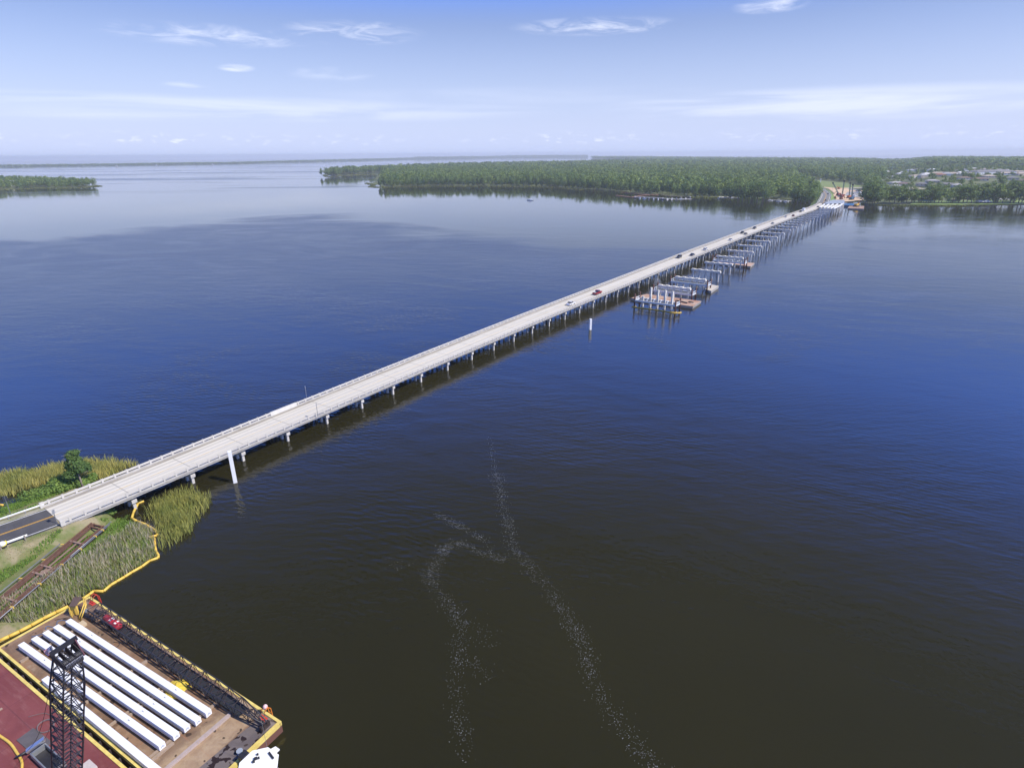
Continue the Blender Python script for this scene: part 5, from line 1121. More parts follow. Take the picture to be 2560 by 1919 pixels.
# ------------------------------------------------------------------ houses
def on_main(px, py, hf=main_h):
    z = 2.0
    for _ in range(5): g = G2(px, py, z); z = float(hf(np.array([g]))[0])
    return g[0], g[1], max(z, .4)
ROOFC = {'grey': (.20, .195, .20), 'pale grey': (.40, .39, .39), 'brown': (.20, .14, .11), 'tan': (.42, .35, .28), 'white': (.68, .68, .68), 'red brown': (.32, .15, .10), 'teal': (.20, .40, .40)}
WALLM = [mat('house_wall_' + str(i), c, .85) for i, c in enumerate(((.62, .58, .50), (.70, .70, .68), (.55, .47, .38)))]
HOUSE_POS = []
def house(label, px, py, w_, dp, rz, roof, wall=0, hh=3.0, rh=2.0, group='houses behind the right shore', cat='house', name='house', py_is_base=True, detail=True):
    x, y, z = on_main(px, py); HOUSE_POS.append((x, y, max(w_, dp) * .6)); t = thing(name, label, cat, (0, 0, 0), group)
    part('wall', MB().box((0, 0, hh / 2 - .6), (w_, dp, hh + 1.2)), WALLM[wall], t)
    e = .5; W_, D_ = w_ / 2 + e, dp / 2 + e; k = max(W_ - D_, .3)
    m = MB().add([(-W_, -D_, hh), (W_, -D_, hh), (W_, D_, hh), (-W_, D_, hh), (-k, 0, hh + rh), (k, 0, hh + rh), (-W_, -D_, hh - .18), (W_, -D_, hh - .18), (W_, D_, hh - .18), (-W_, D_, hh - .18)],
                 [(0, 1, 5, 4), (1, 2, 5), (2, 3, 4, 5), (3, 0, 4), (6, 9, 8, 7), (0, 6, 7, 1), (1, 7, 8, 2), (2, 8, 9, 3), (3, 9, 6, 0)])
    part('roof', m, mat('roof_' + roof.replace(' ', '_'), ROOFC[roof], .85, var=.25, scale=.6), t)
    if detail:
        for s_ in (-1, 1):
            for i in range(max(2, int(w_ / 5))): part('window', MB().box((-w_ / 2 + 2.2 + i * (w_ - 4.4) / max(1, int(w_ / 5) - 1), s_ * (dp / 2 + .015), 1.6), (1.5, .05, 1.3)), GLASS, t)
    t.location = (x, y, z); t.rotation_euler = (0, 0, rz); return t
Z8 = lambda x, y: (2040 + x * .2351, 370 + y * .2351)
rows = [('front', [(1040, 462, 26, 14, 'tan'), (850, 420, 15, 10, 'pale grey'), (1110, 432, 16, 12, 'grey'), (1222, 428, 20, 14, 'pale grey'), (1375, 445, 20, 13, 'grey'), (1490, 450, 16, 12, 'pale grey'), (1720, 425, 22, 13, 'brown'), (1805, 412, 20, 14, 'tan'), (2045, 425, 20, 14, 'grey'), (2150, 395, 26, 14, 'tan'), (1545, 418, 20, 13, 'brown'), (2190, 440, 18, 12, 'brown')]),
        ('second', [(605, 362, 16, 12, 'white'), (690, 362, 16, 12, 'grey'), (860, 385, 30, 16, 'pale grey'), (925, 398, 22, 14, 'brown'), (1290, 395, 20, 14, 'red brown'), (1355, 375, 18, 12, 'grey'), (1505, 362, 17, 12, 'white'), (1130, 368, 18, 12, 'pale grey'), (1420, 382, 18, 12, 'tan'), (1700, 372, 20, 13, 'pale grey'), (1900, 365, 24, 15, 'pale grey'), (1985, 385, 26, 16, 'tan'), (2180, 362, 22, 14, 'grey'), (1255, 372, 18, 12, 'tan')]),
        ('third', [(720, 274, 18, 13, 'pale grey'), (755, 262, 16, 12, 'white'), (888, 285, 16, 12, 'white'), (915, 270, 16, 12, 'pale grey'), (1170, 292, 18, 13, 'white'), (1285, 282, 18, 13, 'pale grey'), (1395, 292, 18, 13, 'pale grey'), (1555, 302, 18, 13, 'white'), (1050, 312, 20, 13, 'tan'), (820, 318, 18, 13, 'pale grey'), (1470, 318, 20, 13, 'grey'), (1330, 322, 18, 12, 'tan'), (1640, 290, 18, 13, 'tan'), (1560, 246, 18, 13, 'grey')]),
        ('farthest', [(1800, 240, 24, 15, 'tan'), (1925, 250, 26, 15, 'pale grey'), (2090, 220, 28, 16, 'brown'), (1845, 160, 26, 16, 'white'), (2045, 162, 26, 16, 'pale grey'), (2140, 168, 26, 16, 'white'), (1660, 232, 22, 14, 'pale grey'), (280, 280, 20, 13, 'pale grey'), (380, 188, 24, 15, 'tan'), (25, 250, 22, 14, 'pale grey'), (130, 254, 22, 14, 'white'), (60, 172, 22, 15, 'white'), (130, 178, 24, 15, 'tan')]),
        ('fourth', [(480, 262, 22, 14, 'tan'), (570, 250, 22, 14, 'pale grey'), (660, 238, 22, 14, 'white'), (1010, 246, 22, 14, 'pale grey'), (1100, 238, 22, 14, 'tan'), (1240, 244, 22, 14, 'white'), (1340, 236, 22, 14, 'grey'), (1440, 246, 22, 14, 'tan'), (1700, 262, 24, 14, 'pale grey'), (2150, 268, 26, 15, 'tan'), (2030, 252, 24, 14, 'white')])]
ordn = lambda i: ['first', 'second', 'third', 'fourth', 'fifth', 'sixth', 'seventh', 'eighth', 'ninth', 'tenth', 'eleventh', 'twelfth', 'thirteenth', 'fourteenth'][i]
for rn, L in rows:
    for i, (x, y, w_, dp, rc) in enumerate(sorted(L)):
        house(f'{rc} roofed house, {ordn(i)} from the left in the {rn} row behind the right shore', *Z8(x, y), w_, dp, rnd.uniform(-.6, .6), rc, rnd.randrange(3), rh=2.2, detail=rn in ('front', 'second'))
house('long grey roofed hall on the slope above the right shore houses', *Z8(1850, 335), 90, 22, .18, 'grey', 1, 5, 3.5, 'long halls', 'hall', 'hall')
for i, x in enumerate((1480, 1530, 1580, 1640, 1690, 1760, 1800, 1850, 1930, 1985)):
    house(f'pinkish roofed house, {ordn(i)} from the left in the row far behind the marina woods', 1540 + x * .2351, 370 + (262 - (i % 2) * 5) * .2351, 24, 15, rnd.uniform(-.2, .2), ['tan', 'pale grey', 'white'][i % 3], i % 3, group='far row of houses', detail=False)
for lab, x, y, w_, dp, rc in (('white flat roofed building among the woods behind the marina', 625, 352, 26, 14, 'white'), ('small pale building deeper in the woods behind the marina', 800, 322, 20, 12, 'pale grey'),
        ('white building by the road among trees behind the twin tree clumps', 1395, 338, 16, 10, 'white'), ('pale hut between the two shoreline tree clumps', 1275, 412, 12, 9, 'pale grey')):
    house(lab, 1540 + x * .2351, 370 + y * .2351, w_, dp, .2, rc, 1, 4, 1.2, None, 'building', 'building')
for i, (x, lab) in enumerate(((620, 'grey'), (745, 'white'), (1120, 'pale grey'), (1170, 'white'), (1270, 'pale grey'), (1340, 'tan'))):
    house(f'low {lab} industrial shed, {ordn(i)} from the left on the bare ground near the horizon', 2040 + x * .2351, 370 + (152 - i * 1.0) * .2351, 60, 25, .05, lab if lab in ROOFC else 'white', 1, 7, 1.5, 'sheds near the horizon', 'shed', 'shed', detail=False)
# roofs on the left island
for i, (x, y) in enumerate(((80, 300), (215, 300))):
    px, py = x * .11754, 420 + (y + 90) * .11754; xx, yy = G2(px, py, 1.5); t = thing('house', ['house with a long white roof at the left end of the island', 'house with a short white roof right of the long one on the island'][i], 'house', (xx, yy, 1.3), 'island houses')
    part('wall', MB().box((xx, yy, 6.0), (13, 9, 12)), WALLM[1], t); part('roof', MB().prism([(xx - 8.5, yy - 6), (xx + 8.5, yy - 6), (xx + 8.5, yy + 6), (xx - 8.5, yy + 6)], 12.0, 14.4, [(xx - 7, yy - .4), (xx + 7, yy - .4), (xx + 7, yy + .4), (xx - 7, yy + .4)]), mat('roof_white', ROOFC['white'], .85), t)
    HOUSE_POS.append((xx, yy, 11))

# ------------------------------------------------------------------ docks, boats, yard machines
DOCKM = mat('dock_boards', (.30, .25, .21), .9, var=.3, scale=1); DOCKR = mat('red_dock_boards', (.30, .15, .11), .9, var=.3, scale=1); DOCKP = mat('pale_dock', (.55, .54, .52), .8, var=.2, scale=1)
def dock(label, pts, w_, material, z=.9, legs=True, group='docks'):
    P = [G(x, y, z) for x, y in pts]; t = thing('dock', label, 'dock', (P[0][0], P[0][1], 0), group); m = MB()
    for a, b in zip(P[:-1], P[1:]): m.bar(a, b, w_, .25)
    part('walkway', m, material, t)
    if legs:
        for a, b in zip(P[:-1], P[1:]):
            for f in np.linspace(0, 1, max(2, int(np.linalg.norm(b - a) / 9))): q = a * (1 - f) + b * f; part('post', MB().tube([(q[0], q[1], -.8), (q[0], q[1], z + .7)], .16, 6), DOCKM, t)
    return t
Z7_ = lambda x, y: (1540 + x * .2351, 370 + y * .2351)
dock('red brown zigzag boardwalk at the left end of the marina', [Z7_(0, 503), Z7_(160, 522), Z7_(300, 500), Z7_(470, 490)], 4, DOCKR)
dock('red brown upper boardwalk along the marina reeds', [Z7_(60, 470), Z7_(250, 488), Z7_(420, 500), Z7_(470, 490)], 3, DOCKR)
dock('long pale floating dock with moored boats in the marina', [Z7_(190, 520), Z7_(420, 528), Z7_(640, 545), Z7_(800, 540)], 4.5, DOCKP, .5)
dock('tan walkway from the marina to the tree clump', [Z7_(480, 500), Z7_(640, 512), Z7_(800, 520)], 3, DOCKM)
dock('pale landing with boats between the marina and the tree clump', [Z7_(1080, 528), Z7_(1160, 520), Z7_(1300, 528)], 7, DOCKP, .6)
dock('pale landing between the two round tree clumps by the bridge', [Z7_(1625, 552), Z7_(1750, 556), Z7_(1862, 562)], 5, DOCKP, .6)
def boat(label, px, py, L, rz, canopy=None, group='boats at the docks', hull='white'):
    x, y = G2(px, py, 0); t = thing('boat', label, 'boat', (0, 0, 0), group); h = L / 2; w_ = L * .17; n = 9; V = []; F = []
    for i in range(n):
        f = i / (n - 1); wd = w_ * (1 - max(0, (f - .45) / .55) ** 2 * .98)
        for s_, z in ((-1, .75 + .3 * f), (-.7, -.25), (.7, -.25), (1, .75 + .3 * f)): V.append((-h + L * f, s_ * wd, z))
        if i: o = 4 * i - 4; F += [(o + j, o + 4 + j, o + 4 + (j + 1) % 4, o + (j + 1) % 4) for j in range(4)]
    F += [(3, 2, 1, 0), tuple(4 * n - 4 + j for j in range(4))]
    part('hull', MB().add(V, F), WHT if hull == 'white' else mat('boat_dark_hull', (.05, .06, .09), .4), t)
    part('console', MB().box((-h * .1, 0, 1.25), (L * .16, w_ * .9, .9)), WHT, t, bevel=.04)
    if canopy:
        part('canopy', MB().box((-h * .1, 0, 2.6), (L * .5, w_ * 1.9, .12)), mat('canopy_' + canopy, {'white': (.8, .8, .8), 'teal': (.10, .35, .36), 'blue': (.05, .08, .2), 'tan': (.5, .43, .33)}[canopy], .7), t)
        for sx in (-.3, .22):
            for sy in (-.85, .85): part('canopy_post', MB().box((h * sx * 1.6 - .3, sy * w_, 1.7), (.08, .08, 1.8)), GALVD, t)
    part('outboard_motor', MB().box((-h - .25, 0, .7), (.5, .4, 1.1)), BLKB, t)
    t.location = (x, y, 0); t.rotation_euler = (0, 0, rz); return t
boat('white pontoon boat with a canopy alone on the open water off the peninsula', 1325, 501.5, 9.0, 2.9, 'white', None)
for i in range(13):
    f = i / 12; q = Z7_(205 + 585 * f, 534 + 14 * math.sin(f * 3)); boat(f'small boat moored along the floating marina dock, {ordn(i)} from the left', *q, rnd.uniform(5.5, 8), rnd.uniform(-2.2, -1.0), ['white', 'blue', 'tan', None][i % 4], hull='white' if i % 3 else 'dark')
for i, (x, y) in enumerate(((1100, 538), (1165, 535), (1230, 538))): boat(['white boat at the left of the pale landing', 'white boat with a canopy at the middle of the pale landing', 'boat at the right of the pale landing by the tree clump'][i], *Z7_(x, y), 7.5, -1.3, ['white', 'white', None][i])
for i, (x, y) in enumerate(((1640, 560), (1730, 568), (1810, 572))): boat(['white boat at the landing by the left round tree clump', 'white boat at the middle of the landing between the round clumps', 'low boat at the landing end near the bridge'][i], *Z7_(x, y), 7, -.2, [None, 'white', None][i])
def boathouse(label, px, py, w_, roof):
    x, y = G2(px, py, 0); t = thing('boathouse', label, 'boathouse', (x, y, 0), 'boathouses on the right shore'); ang = math.atan2(x, y)
    part('platform', MB().box((x, y, .7), (w_, 9, .25), -ang), DOCKM, t)
    for sx in (-1, 0, 1):
        for sy in (-1, 1): part('post', MB().box((x + sx * w_ * .45, y + sy * 4 , 1.2), (.3, .3, 4.2)), DOCKM, t)
    m = MB().prism([(x - w_ / 2 - .5, y - 5), (x + w_ / 2 + .5, y - 5), (x + w_ / 2 + .5, y + 5), (x - w_ / 2 - .5, y + 5)], 3.3, 4.9, [(x - w_ / 2 + 1, y - .2), (x + w_ / 2 - 1, y - .2), (x + w_ / 2 - 1, y + .2), (x - w_ / 2 + 1, y + .2)])
    part('roof', m, mat('roof_' + roof.replace(' ', '_'), ROOFC[roof], .85), t)
boathouse('boathouse with a teal roof, first from the bridge along the right shore', *Z8(1165, 592), 13, 'teal'); boathouse('low boathouse with a grey roof, second along the right shore', *Z8(1450, 592), 12, 'grey')
boathouse('boathouse with a bright white roof on the right shore', *Z8(1765, 598), 15, 'white'); boathouse('long low boathouse with a pale grey roof near the right picture edge', *Z8(1985, 578), 20, 'pale grey')
dock('red brown dock at the right picture edge of the right shore', [Z8(2120, 585), Z8(2212, 588)], 3, DOCKR); dock('grey dock before the teal roofed boathouse on the right shore', [Z8(1560, 598), Z8(1690, 600)], 2.5, DOCKM)
# cranes and machines in the yard
ORM = mat('machine_orange', (.55, .16, .05), .5, var=.2, scale=1); REDM = mat('machine_red_brown', (.24, .06, .05), .6, var=.3, scale=1); BLM = mat('machine_blue', (.03, .13, .27), .5, var=.2, scale=1); GRM = mat('boom_green_grey', (.12, .17, .15), .6)
def crawler(label, px, py, tx, ty, boomm, housem, z=1.5, sec=1.6):
    g = G(px, py, z); d = fwd + cr * ((tx - CX) / F_PX) - cu * ((ty - CY) / F_PX); top = np.array([0, 0, CAM_H]) + d * (g[1] / d[1]); t = thing('crawler_crane', label, 'crane', g, 'cranes in the far yard')
    a, b = Vector(g) + Vector((0, 0, 2.5)), Vector(top); dr = (b - a).normalized(); h = dr.cross(Vector((0, 1, 0))).normalized(); k = dr.cross(h); Lg = (b - a).length
    m = MB()
    for x, y in ((-1, -1), (1, -1), (1, 1), (-1, 1)): m.bar(a + (h * x + k * y) * sec * .3, b + (h * x + k * y) * sec * .3, .26)
    n = int(Lg / 2.6)
    for i in range(n):
        p, q = a + dr * (Lg * i / n), a + dr * (Lg * (i + 1) / n); s_ = sec * .3
        for (x0, y0), (x1, y1) in (((-1, -1), (1, -1)), ((1, -1), (1, 1)), ((1, 1), (-1, 1)), ((-1, 1), (-1, -1))): m.bar(p + (h * x0 + k * y0) * s_, q + (h * x1 + k * y1) * s_, .16)
    part('boom', m, boomm, t); part('boom_head', MB().box(b, (1.8, 1.6, 1.8)), BLK, t)
    part('upper_house', MB().box((g[0], g[1], z + 2.4), (5.5, 3.2, 2.2), .5), housem, t, bevel=.08); part('counterweight', MB().box((g[0] + 2.6, g[1] + 1.4, z + 2.3), (1.4, 3.4, 1.6), .5), HULLD, t)
    for s_ in (-1.6, 1.6): part('crawler_track', MB().box((g[0] - s_ * math.sin(.5), g[1] + s_ * math.cos(.5), z + .6), (6.2, .95, 1.2), .5), HULLD, t, bevel=.15)
    part('hoist_line', MB().bar(b + Vector((.5, -.5, -.5)), Vector((b.x + .5, b.y - .5, z + 4)), .08), CAB, t); return t
crawler('crane with a green boom leaning left over the yard, black boom head', 2095.5, 489, 2082.5, 457.5, GRM, REDM)
crawler('tall upright crane with a thin green grey boom behind the new deck', 2104.6, 492, 2111, 452.5, GRM, REDM)
crawler('upright crane with a dark boom by the grey parking yard', 2128.5, 499, 2132.3, 461.5, GRM, BLM)
crawler('slimmer crane standing among parked vehicles of the yard', 2122, 495, 2126, 458, GRM, ORM)
def digger(label, px, py, rz, m_):
    g = G(px, py, 1.6); t = thing('excavator', label, 'excavator', (0, 0, 0), 'excavators in the far yard')
    for s_ in (-1.1, 1.1): part('crawler_track', MB().box((0, s_, .5), (4.2, .7, 1.0)), HULLD, t, bevel=.12)
    part('house', MB().box((-.5, 0, 1.9), (3.4, 2.6, 1.6)), m_, t, bevel=.1); part('cab', MB().box((.6, .75, 2.6), (1.5, 1.1, 1.7)), GLASS, t, bevel=.1)
    part('arm', MB().bar((1.0, 0, 2.0), (3.6, 0, 4.6), .5, .7).bar((3.6, 0, 4.6), (5.6, 0, 2.2), .4, .5).box((5.6, 0, 1.7), (.9, 1.1, 1.0)), m_, t)
    t.location = g; t.rotation_euler = (0, 0, rz)
for lab, x, y, r, m_ in (('red brown excavator at the left end of the new deck', 2087.5, 497.5, 1.0, REDM), ('dark excavator on the sand under the leaning green boom', 2096, 487, 2.4, REDM), ('red excavator at the right end of the new deck', 2102.8, 498, .3, REDM), ('orange excavator on the sand near the field edge', 2096.5, 472.5, 3.5, ORM)): digger(lab, x, y, r, m_)
for i, (kd, cn, cc, x, y, r) in enumerate((('pickup', 'white', WH, 2140, 491, .4), ('truck', 'white', WH, 2148, 484, .2), ('pickup', 'navy', DB, 2132, 486, 1.2), ('sedan', 'silver', SV, 2150, 491, .5), ('pickup', 'grey', GY, 2143, 478, .1), ('suv', 'black', BK, 2149, 478.5, .1), ('truck', 'white', WH, 2133, 493, 1.8), ('pickup', 'white', WH, 2098, 492.5, .3))):
    x_, y_, z_ = on_main(x, y); make_car(kd, ['white pickup in the lower part of the grey yard', 'white box truck in the middle of the grey yard', 'dark blue pickup at the left of the grey yard', 'silver car at the right edge of the grey yard', 'grey pickup on the upper grey strip, left of a black suv', 'black suv on the upper grey strip beside a grey pickup', 'white box truck nearest the dark boom crane', 'white pickup on the sand between the excavators'][i], cc, cn, (x_, y_, z_ + .25), r, 'vehicles parked in the far yard')
bb2, _ = work_barge('pale crane barge with an orange crane at the far construction shore', [(2119, 520.5), (2123, 514.6), (2161, 515), (2159, 522)], 1.3, 1, TAN, HULLG, 'barges at the far shore'); bc, _ = work_barge('blue barge moored at the far construction shore behind the crane barge', [(2110.5, 512.6), (2111, 508.7), (2135, 508.8), (2136, 513)], 2.0, 1, BLM, BLM, 'barges at the far shore')
crawler('small orange crane with a low boom on the pale crane barge', 2141, 516.5, 2152, 502.5, ORM, CRY, 1.4, 1.2)
for lab, x, y0, y1 in (('tall white light pole in the woods behind the marina', 1670, 458, 444), ('white light pole at the left of the marina woods', 1570.5, 452, 442), ('white tower near the horizon above the bay woods', 1658.5, 394, 385.5), ('white mast by the far road before the field', 2051, 455, 446)):
    g = G(x, y0, 6.0); hgt = 62 * (y1 - y0) / (hor_y(x) - y0) if abs(hor_y(x) - y0) > 1 else 40; single('light_pole', MB().tube([(g[0], g[1], 0), (g[0], g[1], 6 + (CAM_H - 6) * (y0 - y1) / (y0 - hor_y(x)))], max(.22, g[1] * .00045), 8), mat('pole_white', (.8, .8, .8), .5), lab, 'pole', 'tall poles on the far shore')
# marsh fringe along the far shores
VV = []
def fringe(line, wid, h0, h1, per_m, seaward=1):
    L = np.array(line); sg = np.hypot(*np.diff(L, axis=0).T)
    for i in range(len(L) - 1):
        n = int(sg[i] * per_m); f = NP.uniform(0, 1, n); d = (L[i + 1] - L[i]) / sg[i]; nn = np.array([d[1], -d[0]]) * seaward
        p = L[i] + (L[i + 1] - L[i]) * f[:, None] + nn * (NP.uniform(-.25, 1, n) * wid * (.5 + .5 * np.sin(f * 9 + i * 2.1) ** 2))[:, None]; a = NP.uniform(0, 3.14, n); h = NP.uniform(h0, h1, n); w_ = NP.uniform(.8, 1.8, n)
        dx, dy = np.cos(a) * w_, np.sin(a) * w_; z0 = np.full(n, -.1)
        VV.append(np.stack([np.c_[p[:, 0] - dx, p[:, 1] - dy, z0], np.c_[p[:, 0] + dx, p[:, 1] + dy, z0], np.c_[p[:, 0] + dx * .7, p[:, 1] + dy * .7, h], np.c_[p[:, 0] - dx * .7, p[:, 1] - dy * .7, h * .9]], 1).reshape(-1, 3))
fringe(FRONT[5:16], 8, .5, 1.4, 7); fringe(FRONT[16:23], 7, .6, 1.5, 5); fringe(FRONT[26:28], 4, .5, 1.2, 5); fringe(FRONT[31:36], 7, .5, 1.6, 7); fringe(FRONT[0:4], 10, .5, 1.3, 4); fringe(ISL[1:8], 8, .5, 1.4, 6)
V = np.vstack(VV); tag(fast_mesh('reeds', V, np.arange(len(V)).reshape(-1, 4), leaf_mat('fringe_reed', (.20, .215, .07), (.155, .185, .05), .02, .25)), None, None, None, 'stuff')

# ------------------------------------------------------------------ trees
def norm_cloud(lobes, n, size, seed):               # crown of a tree 1 unit tall
    V, F = leaf_cloud((0, 0, 0), lobes, n, size, seed); return V
BROAD = [(0.1, .08, .27, .20, .20, .14), (-.12, -.06, .26, .19, .19, .13), (0, 0, .66, .26, .26, .26), (.20, .05, .52, .22, .22, .20), (-.20, .08, .55, .22, .22, .20), (.05, -.22, .50, .22, .2, .19), (0, .2, .5, .22, .2, .2), (.12, -.1, .80, .17, .17, .15), (-.12, .06, .83, .16, .16, .14), (-.26, -.1, .42, .15, .15, .12), (.28, .12, .40, .15, .15, .12)]
TALL = [(0, 0, .26, .16, .16, .13), (0, 0, .78, .15, .15, .19), (.06, .04, .60, .18, .18, .17), (-.08, -.03, .62, .17, .17, .16), (0, .05, .44, .20, .19, .14), (.10, -.08, .42, .16, .16, .12), (-.12, .06, .38, .15, .15, .10), (.02, 0, .92, .08, .08, .09)]
OVAL = [(0, 0, .24, .22, .22, .18), (.12, -.1, .20, .16, .16, .14), (0, 0, .62, .24, .24, .34), (.14, 0, .48, .20, .2, .22), (-.13, .07, .50, .2, .2, .22), (0, -.14, .45, .2, .2, .2), (.05, .05, .82, .15, .15, .15)]
SPREAD = [(0, 0, .72, .24, .24, .18), (.28, .05, .62, .22, .2, .15), (-.28, 0, .63, .22, .2, .15), (.05, -.28, .60, .2, .22, .14), (0, .27, .6, .2, .22, .14), (.12, .1, .84, .15, .15, .12)]
SH = [BROAD, TALL, OVAL, SPREAD, BROAD, TALL]
CR = []; TRM = leaf_mat('tree_leaf', (.070, .140, .040), (.235, .310, .085), .06, .50)
for k, lob in enumerate(SH):
    r_ = np.random.default_rng(100 + k); lob = [tuple(np.array(l) + np.r_[r_.normal(0, .03, 3), 0, 0, 0]) for l in lob]; V = norm_cloud(lob, 620, .030, 200 + k)
    me = fast_mesh('crown', V, np.arange(len(V)).reshape(-1, 4), TRM); CR.append(me)
    tm = MB().tube([(0, 0, -.03), (.008, .004, .25), (-.006, .01, .55), (0, 0, .8)], [.022, .017, .011, .004], 6)
    for j in range(5):
        a = j * 1.35 + k; tm.tube([(.0, .005, .30 + .07 * j), (math.cos(a) * .09, math.sin(a) * .09, .40 + .07 * j), (math.cos(a) * .19, math.sin(a) * .19, .47 + .07 * j)], [.010, .007, .003], 5)
    CR[-1] = (me.data, part('trunk', tm, BARK, None).data)
for nm in list(bpy.data.objects):
    if nm.parent is None and nm.name.split('.')[0] in ('crown', 'trunk') and nm.get('category') is None: bpy.data.objects.remove(nm)
PROTO = []
for cm, tm in CR:
    t = bpy.data.objects.new('tree', None); a = bpy.data.objects.new('crown', cm); b = bpy.data.objects.new('trunk', tm); a.parent = b.parent = t; PROTO.append((t, a, b))
def place_tree(x, y, z, h, kind, label, group, wide=1.0):
    t0, a0, b0 = PROTO[kind]; t = t0.copy(); COL.objects.link(t); t.location = (x, y, z); t.rotation_euler = (0, 0, rnd.uniform(0, 6.28)); t.scale = (h * wide, h * wide, h)
    for c in (a0, b0): q = c.copy(); COL.objects.link(q); q.parent = t
    return tag(t, label, 'tree', group)
site_clear = [pxpoly(p, 1.2) for p in ([(2022, 446), (2062, 450), (2120, 456), (2168, 466), (2166, 512), (2080, 512), (2056, 508), (2040, 494), (2056, 480), (2030, 462)],)]
yard = pxpoly([(2200, 511), (2570, 509), (2570, 500), (2300, 501), (2215, 503)], 1)        # open lawns along the right shore
HP = np.array(HOUSE_POS)
def tree_ok(q):
    ok = in_poly(q, MAIN)
    for p in site_clear: ok &= ~in_poly(q, p)
    ok &= line_dist(q, RLs) > 13; d = line_dist(q, SHL_); ok &= d > 4
    for hx, hy, hr in HP:
        v = q - np.array([hx, hy]); u = -np.array([hx, hy]) / math.hypot(hx, hy); al = v @ u; pe = np.abs(v @ np.array([u[1], -u[0]]))
        ok &= ~((pe < hr * .85) & (al > -hr * .8) & (al < hr * .8 + 16 + math.hypot(hx, hy) * .014))
    return ok
def scatter(poly, sp, jit=.42):
    P = np.array(poly); lo, hi = P.min(0), P.max(0); gx, gy = np.meshgrid(np.arange(lo[0], hi[0], sp), np.arange(lo[1], hi[1], sp)); q = np.c_[gx.ravel(), gy.ravel()]; q = q + NP.uniform(-jit, jit, q.shape) * sp
    return q[in_poly(q, poly)]
singles = []                                       # x, y, height, kind, label, group
def along(line, step, inset, hr, kinds, label, group, skip=None, wide=1.0, jitter=2.0):
    L = np.array(line); sg = np.hypot(*np.diff(L, axis=0).T); cum = np.r_[0, np.cumsum(sg)]; s = step * .5; i_ = 0
    while s < cum[-1]:
        i = min(np.searchsorted(cum, s) - 1, len(sg) - 1); f = (s - cum[i]) / sg[i]; d = (L[i + 1] - L[i]) / sg[i]; p = L[i] * (1 - f) + L[i + 1] * f + np.array([-d[1], d[0]]) * (inset + rnd.uniform(-jitter, jitter)) 
        if skip is None or not skip(p): singles.append((p[0], p[1], rnd.uniform(*hr), rnd.choice(kinds), label, group, wide))
        s += step * rnd.uniform(.75, 1.25)
near_house = lambda p: any(math.hypot(p[0] - h[0], p[1] - h[1]) < h[2] for h in HOUSE_POS)
along(FRONT[8:20], 11.5, 7, (15, 22), (0, 2, 2, 1), 'leafy tree in the front row of the long wooded peninsula shore', 'front row trees of the peninsula', near_house)
along(FRONT[8:20], 11.5, 17, (18, 25), (0, 1, 2, 4), 'taller tree in the second row of the long wooded peninsula shore', 'second row trees of the peninsula', near_house)
along(FRONT[20:23], 9.5, 9, (18, 24), (0, 2, 4), 'tree in the row behind the landing between marina and bridge', 'trees behind the landings', near_house)
along(FRONT[19:22], 10, 10, (17, 22), (0, 1, 2), 'tree behind the marina docks', 'trees behind the marina', near_house)
along(FRONT[1:4], 15, 10, (17, 24), (0, 2, 5), 'tree on the small wooded point beyond the peninsula tip', 'trees on the far point'); along(FRONT[0:4], 18, 26, (18, 26), (0, 2, 1), 'tree on the small wooded point beyond the peninsula tip', 'trees on the far point')
for pts, hr, lab, gp in (([(1845, 501.5), (1856, 503), (1868, 503), (1880, 503.5), (1893, 503.5), (1906, 504), (1916, 503), (1850, 498), (1863, 498.5), (1878, 499), (1893, 499), (1909, 499.5), (1922, 500)], (21, 26), 'tall dark tree in the round clump on the shore left of the landing', 'left round tree clump'),
        ([(1984, 506), (1993, 507), (2003, 507.5), (2013, 508), (2023, 508), (2031, 507), (1987, 502), (1998, 502.5), (2010, 503), (2022, 503), (2032, 502.5), (2039, 497), (2036, 492), (2030, 488), (2037, 484)], (18, 24), 'dark tree in the round clump on the shore at the bridge end', 'right round tree clump'),
        ([(2164, 511), (2169, 508), (2174, 511.5), (2180, 511), (2186, 512), (2193, 512), (2172, 504), (2184, 506)], (17, 27), 'ragged tree in the clump right of the construction yard', 'clump by the yard')):
    for px, py in pts: g = G2(px, py - 1.0, .5); singles.append((g[0], g[1], rnd.uniform(*hr), rnd.choice((0, 2, 4)), lab, gp, 1.05))
for k, (x, dz, h, w_) in enumerate(((720, 3, 16, 1.0), (775, 4, 21, 1.1), (830, 3, 23, 1.15), (870, 5, 21, 1.1), (905, 3, 18, 1.0), (960, 3, 20, 1.15), (1010, 3, 21, 1.2), (1045, 5, 18, 1.1), (1085, 4, 17, 1.1), (1170, 4, 22, 1.15), (1215, 3, 23, 1.15), (1255, 4, 24, 1.1), (1300, 3, 24, 1.1), (1335, 5, 20, 1.0),
        (1400, 3, 19, 1.0), (1450, 4, 20, 1.1), (1510, 3, 23, 1.1), (1560, 4, 24, 1.2), (1600, 3, 23, 1.1), (1650, 3, 24, 1.15), (1700, 4, 25, 1.15), (1745, 3, 24, 1.1), (1790, 5, 22, 1.1), (1830, 3, 26, 1.15), (1880, 3, 25, 1.1), (1925, 4, 24, 1.1), (1980, 3, 22, 1.0), (2060, 3, 27, 1.2), (2100, 4, 28, 1.2), (2150, 3, 27, 1.1), (2185, 4, 24, 1.1), (2240, 3, 26, 1.2), (2290, 3, 25, 1.1), (1535, 7, 9, 1.0), (1240, 6, 10, 1.1))):
    g = G2(2040 + x * .2351, 370 + (602 - dz * 4) * .2351, .8); singles.append((g[0], g[1], h, [3, 0, 0, 3, 4][k % 5], f'broad shoreline tree, {k + 1} in order from the yard along the right lawns' if False else 'broad dark tree in the row along the right shore lawns', 'right shore row trees', w_))
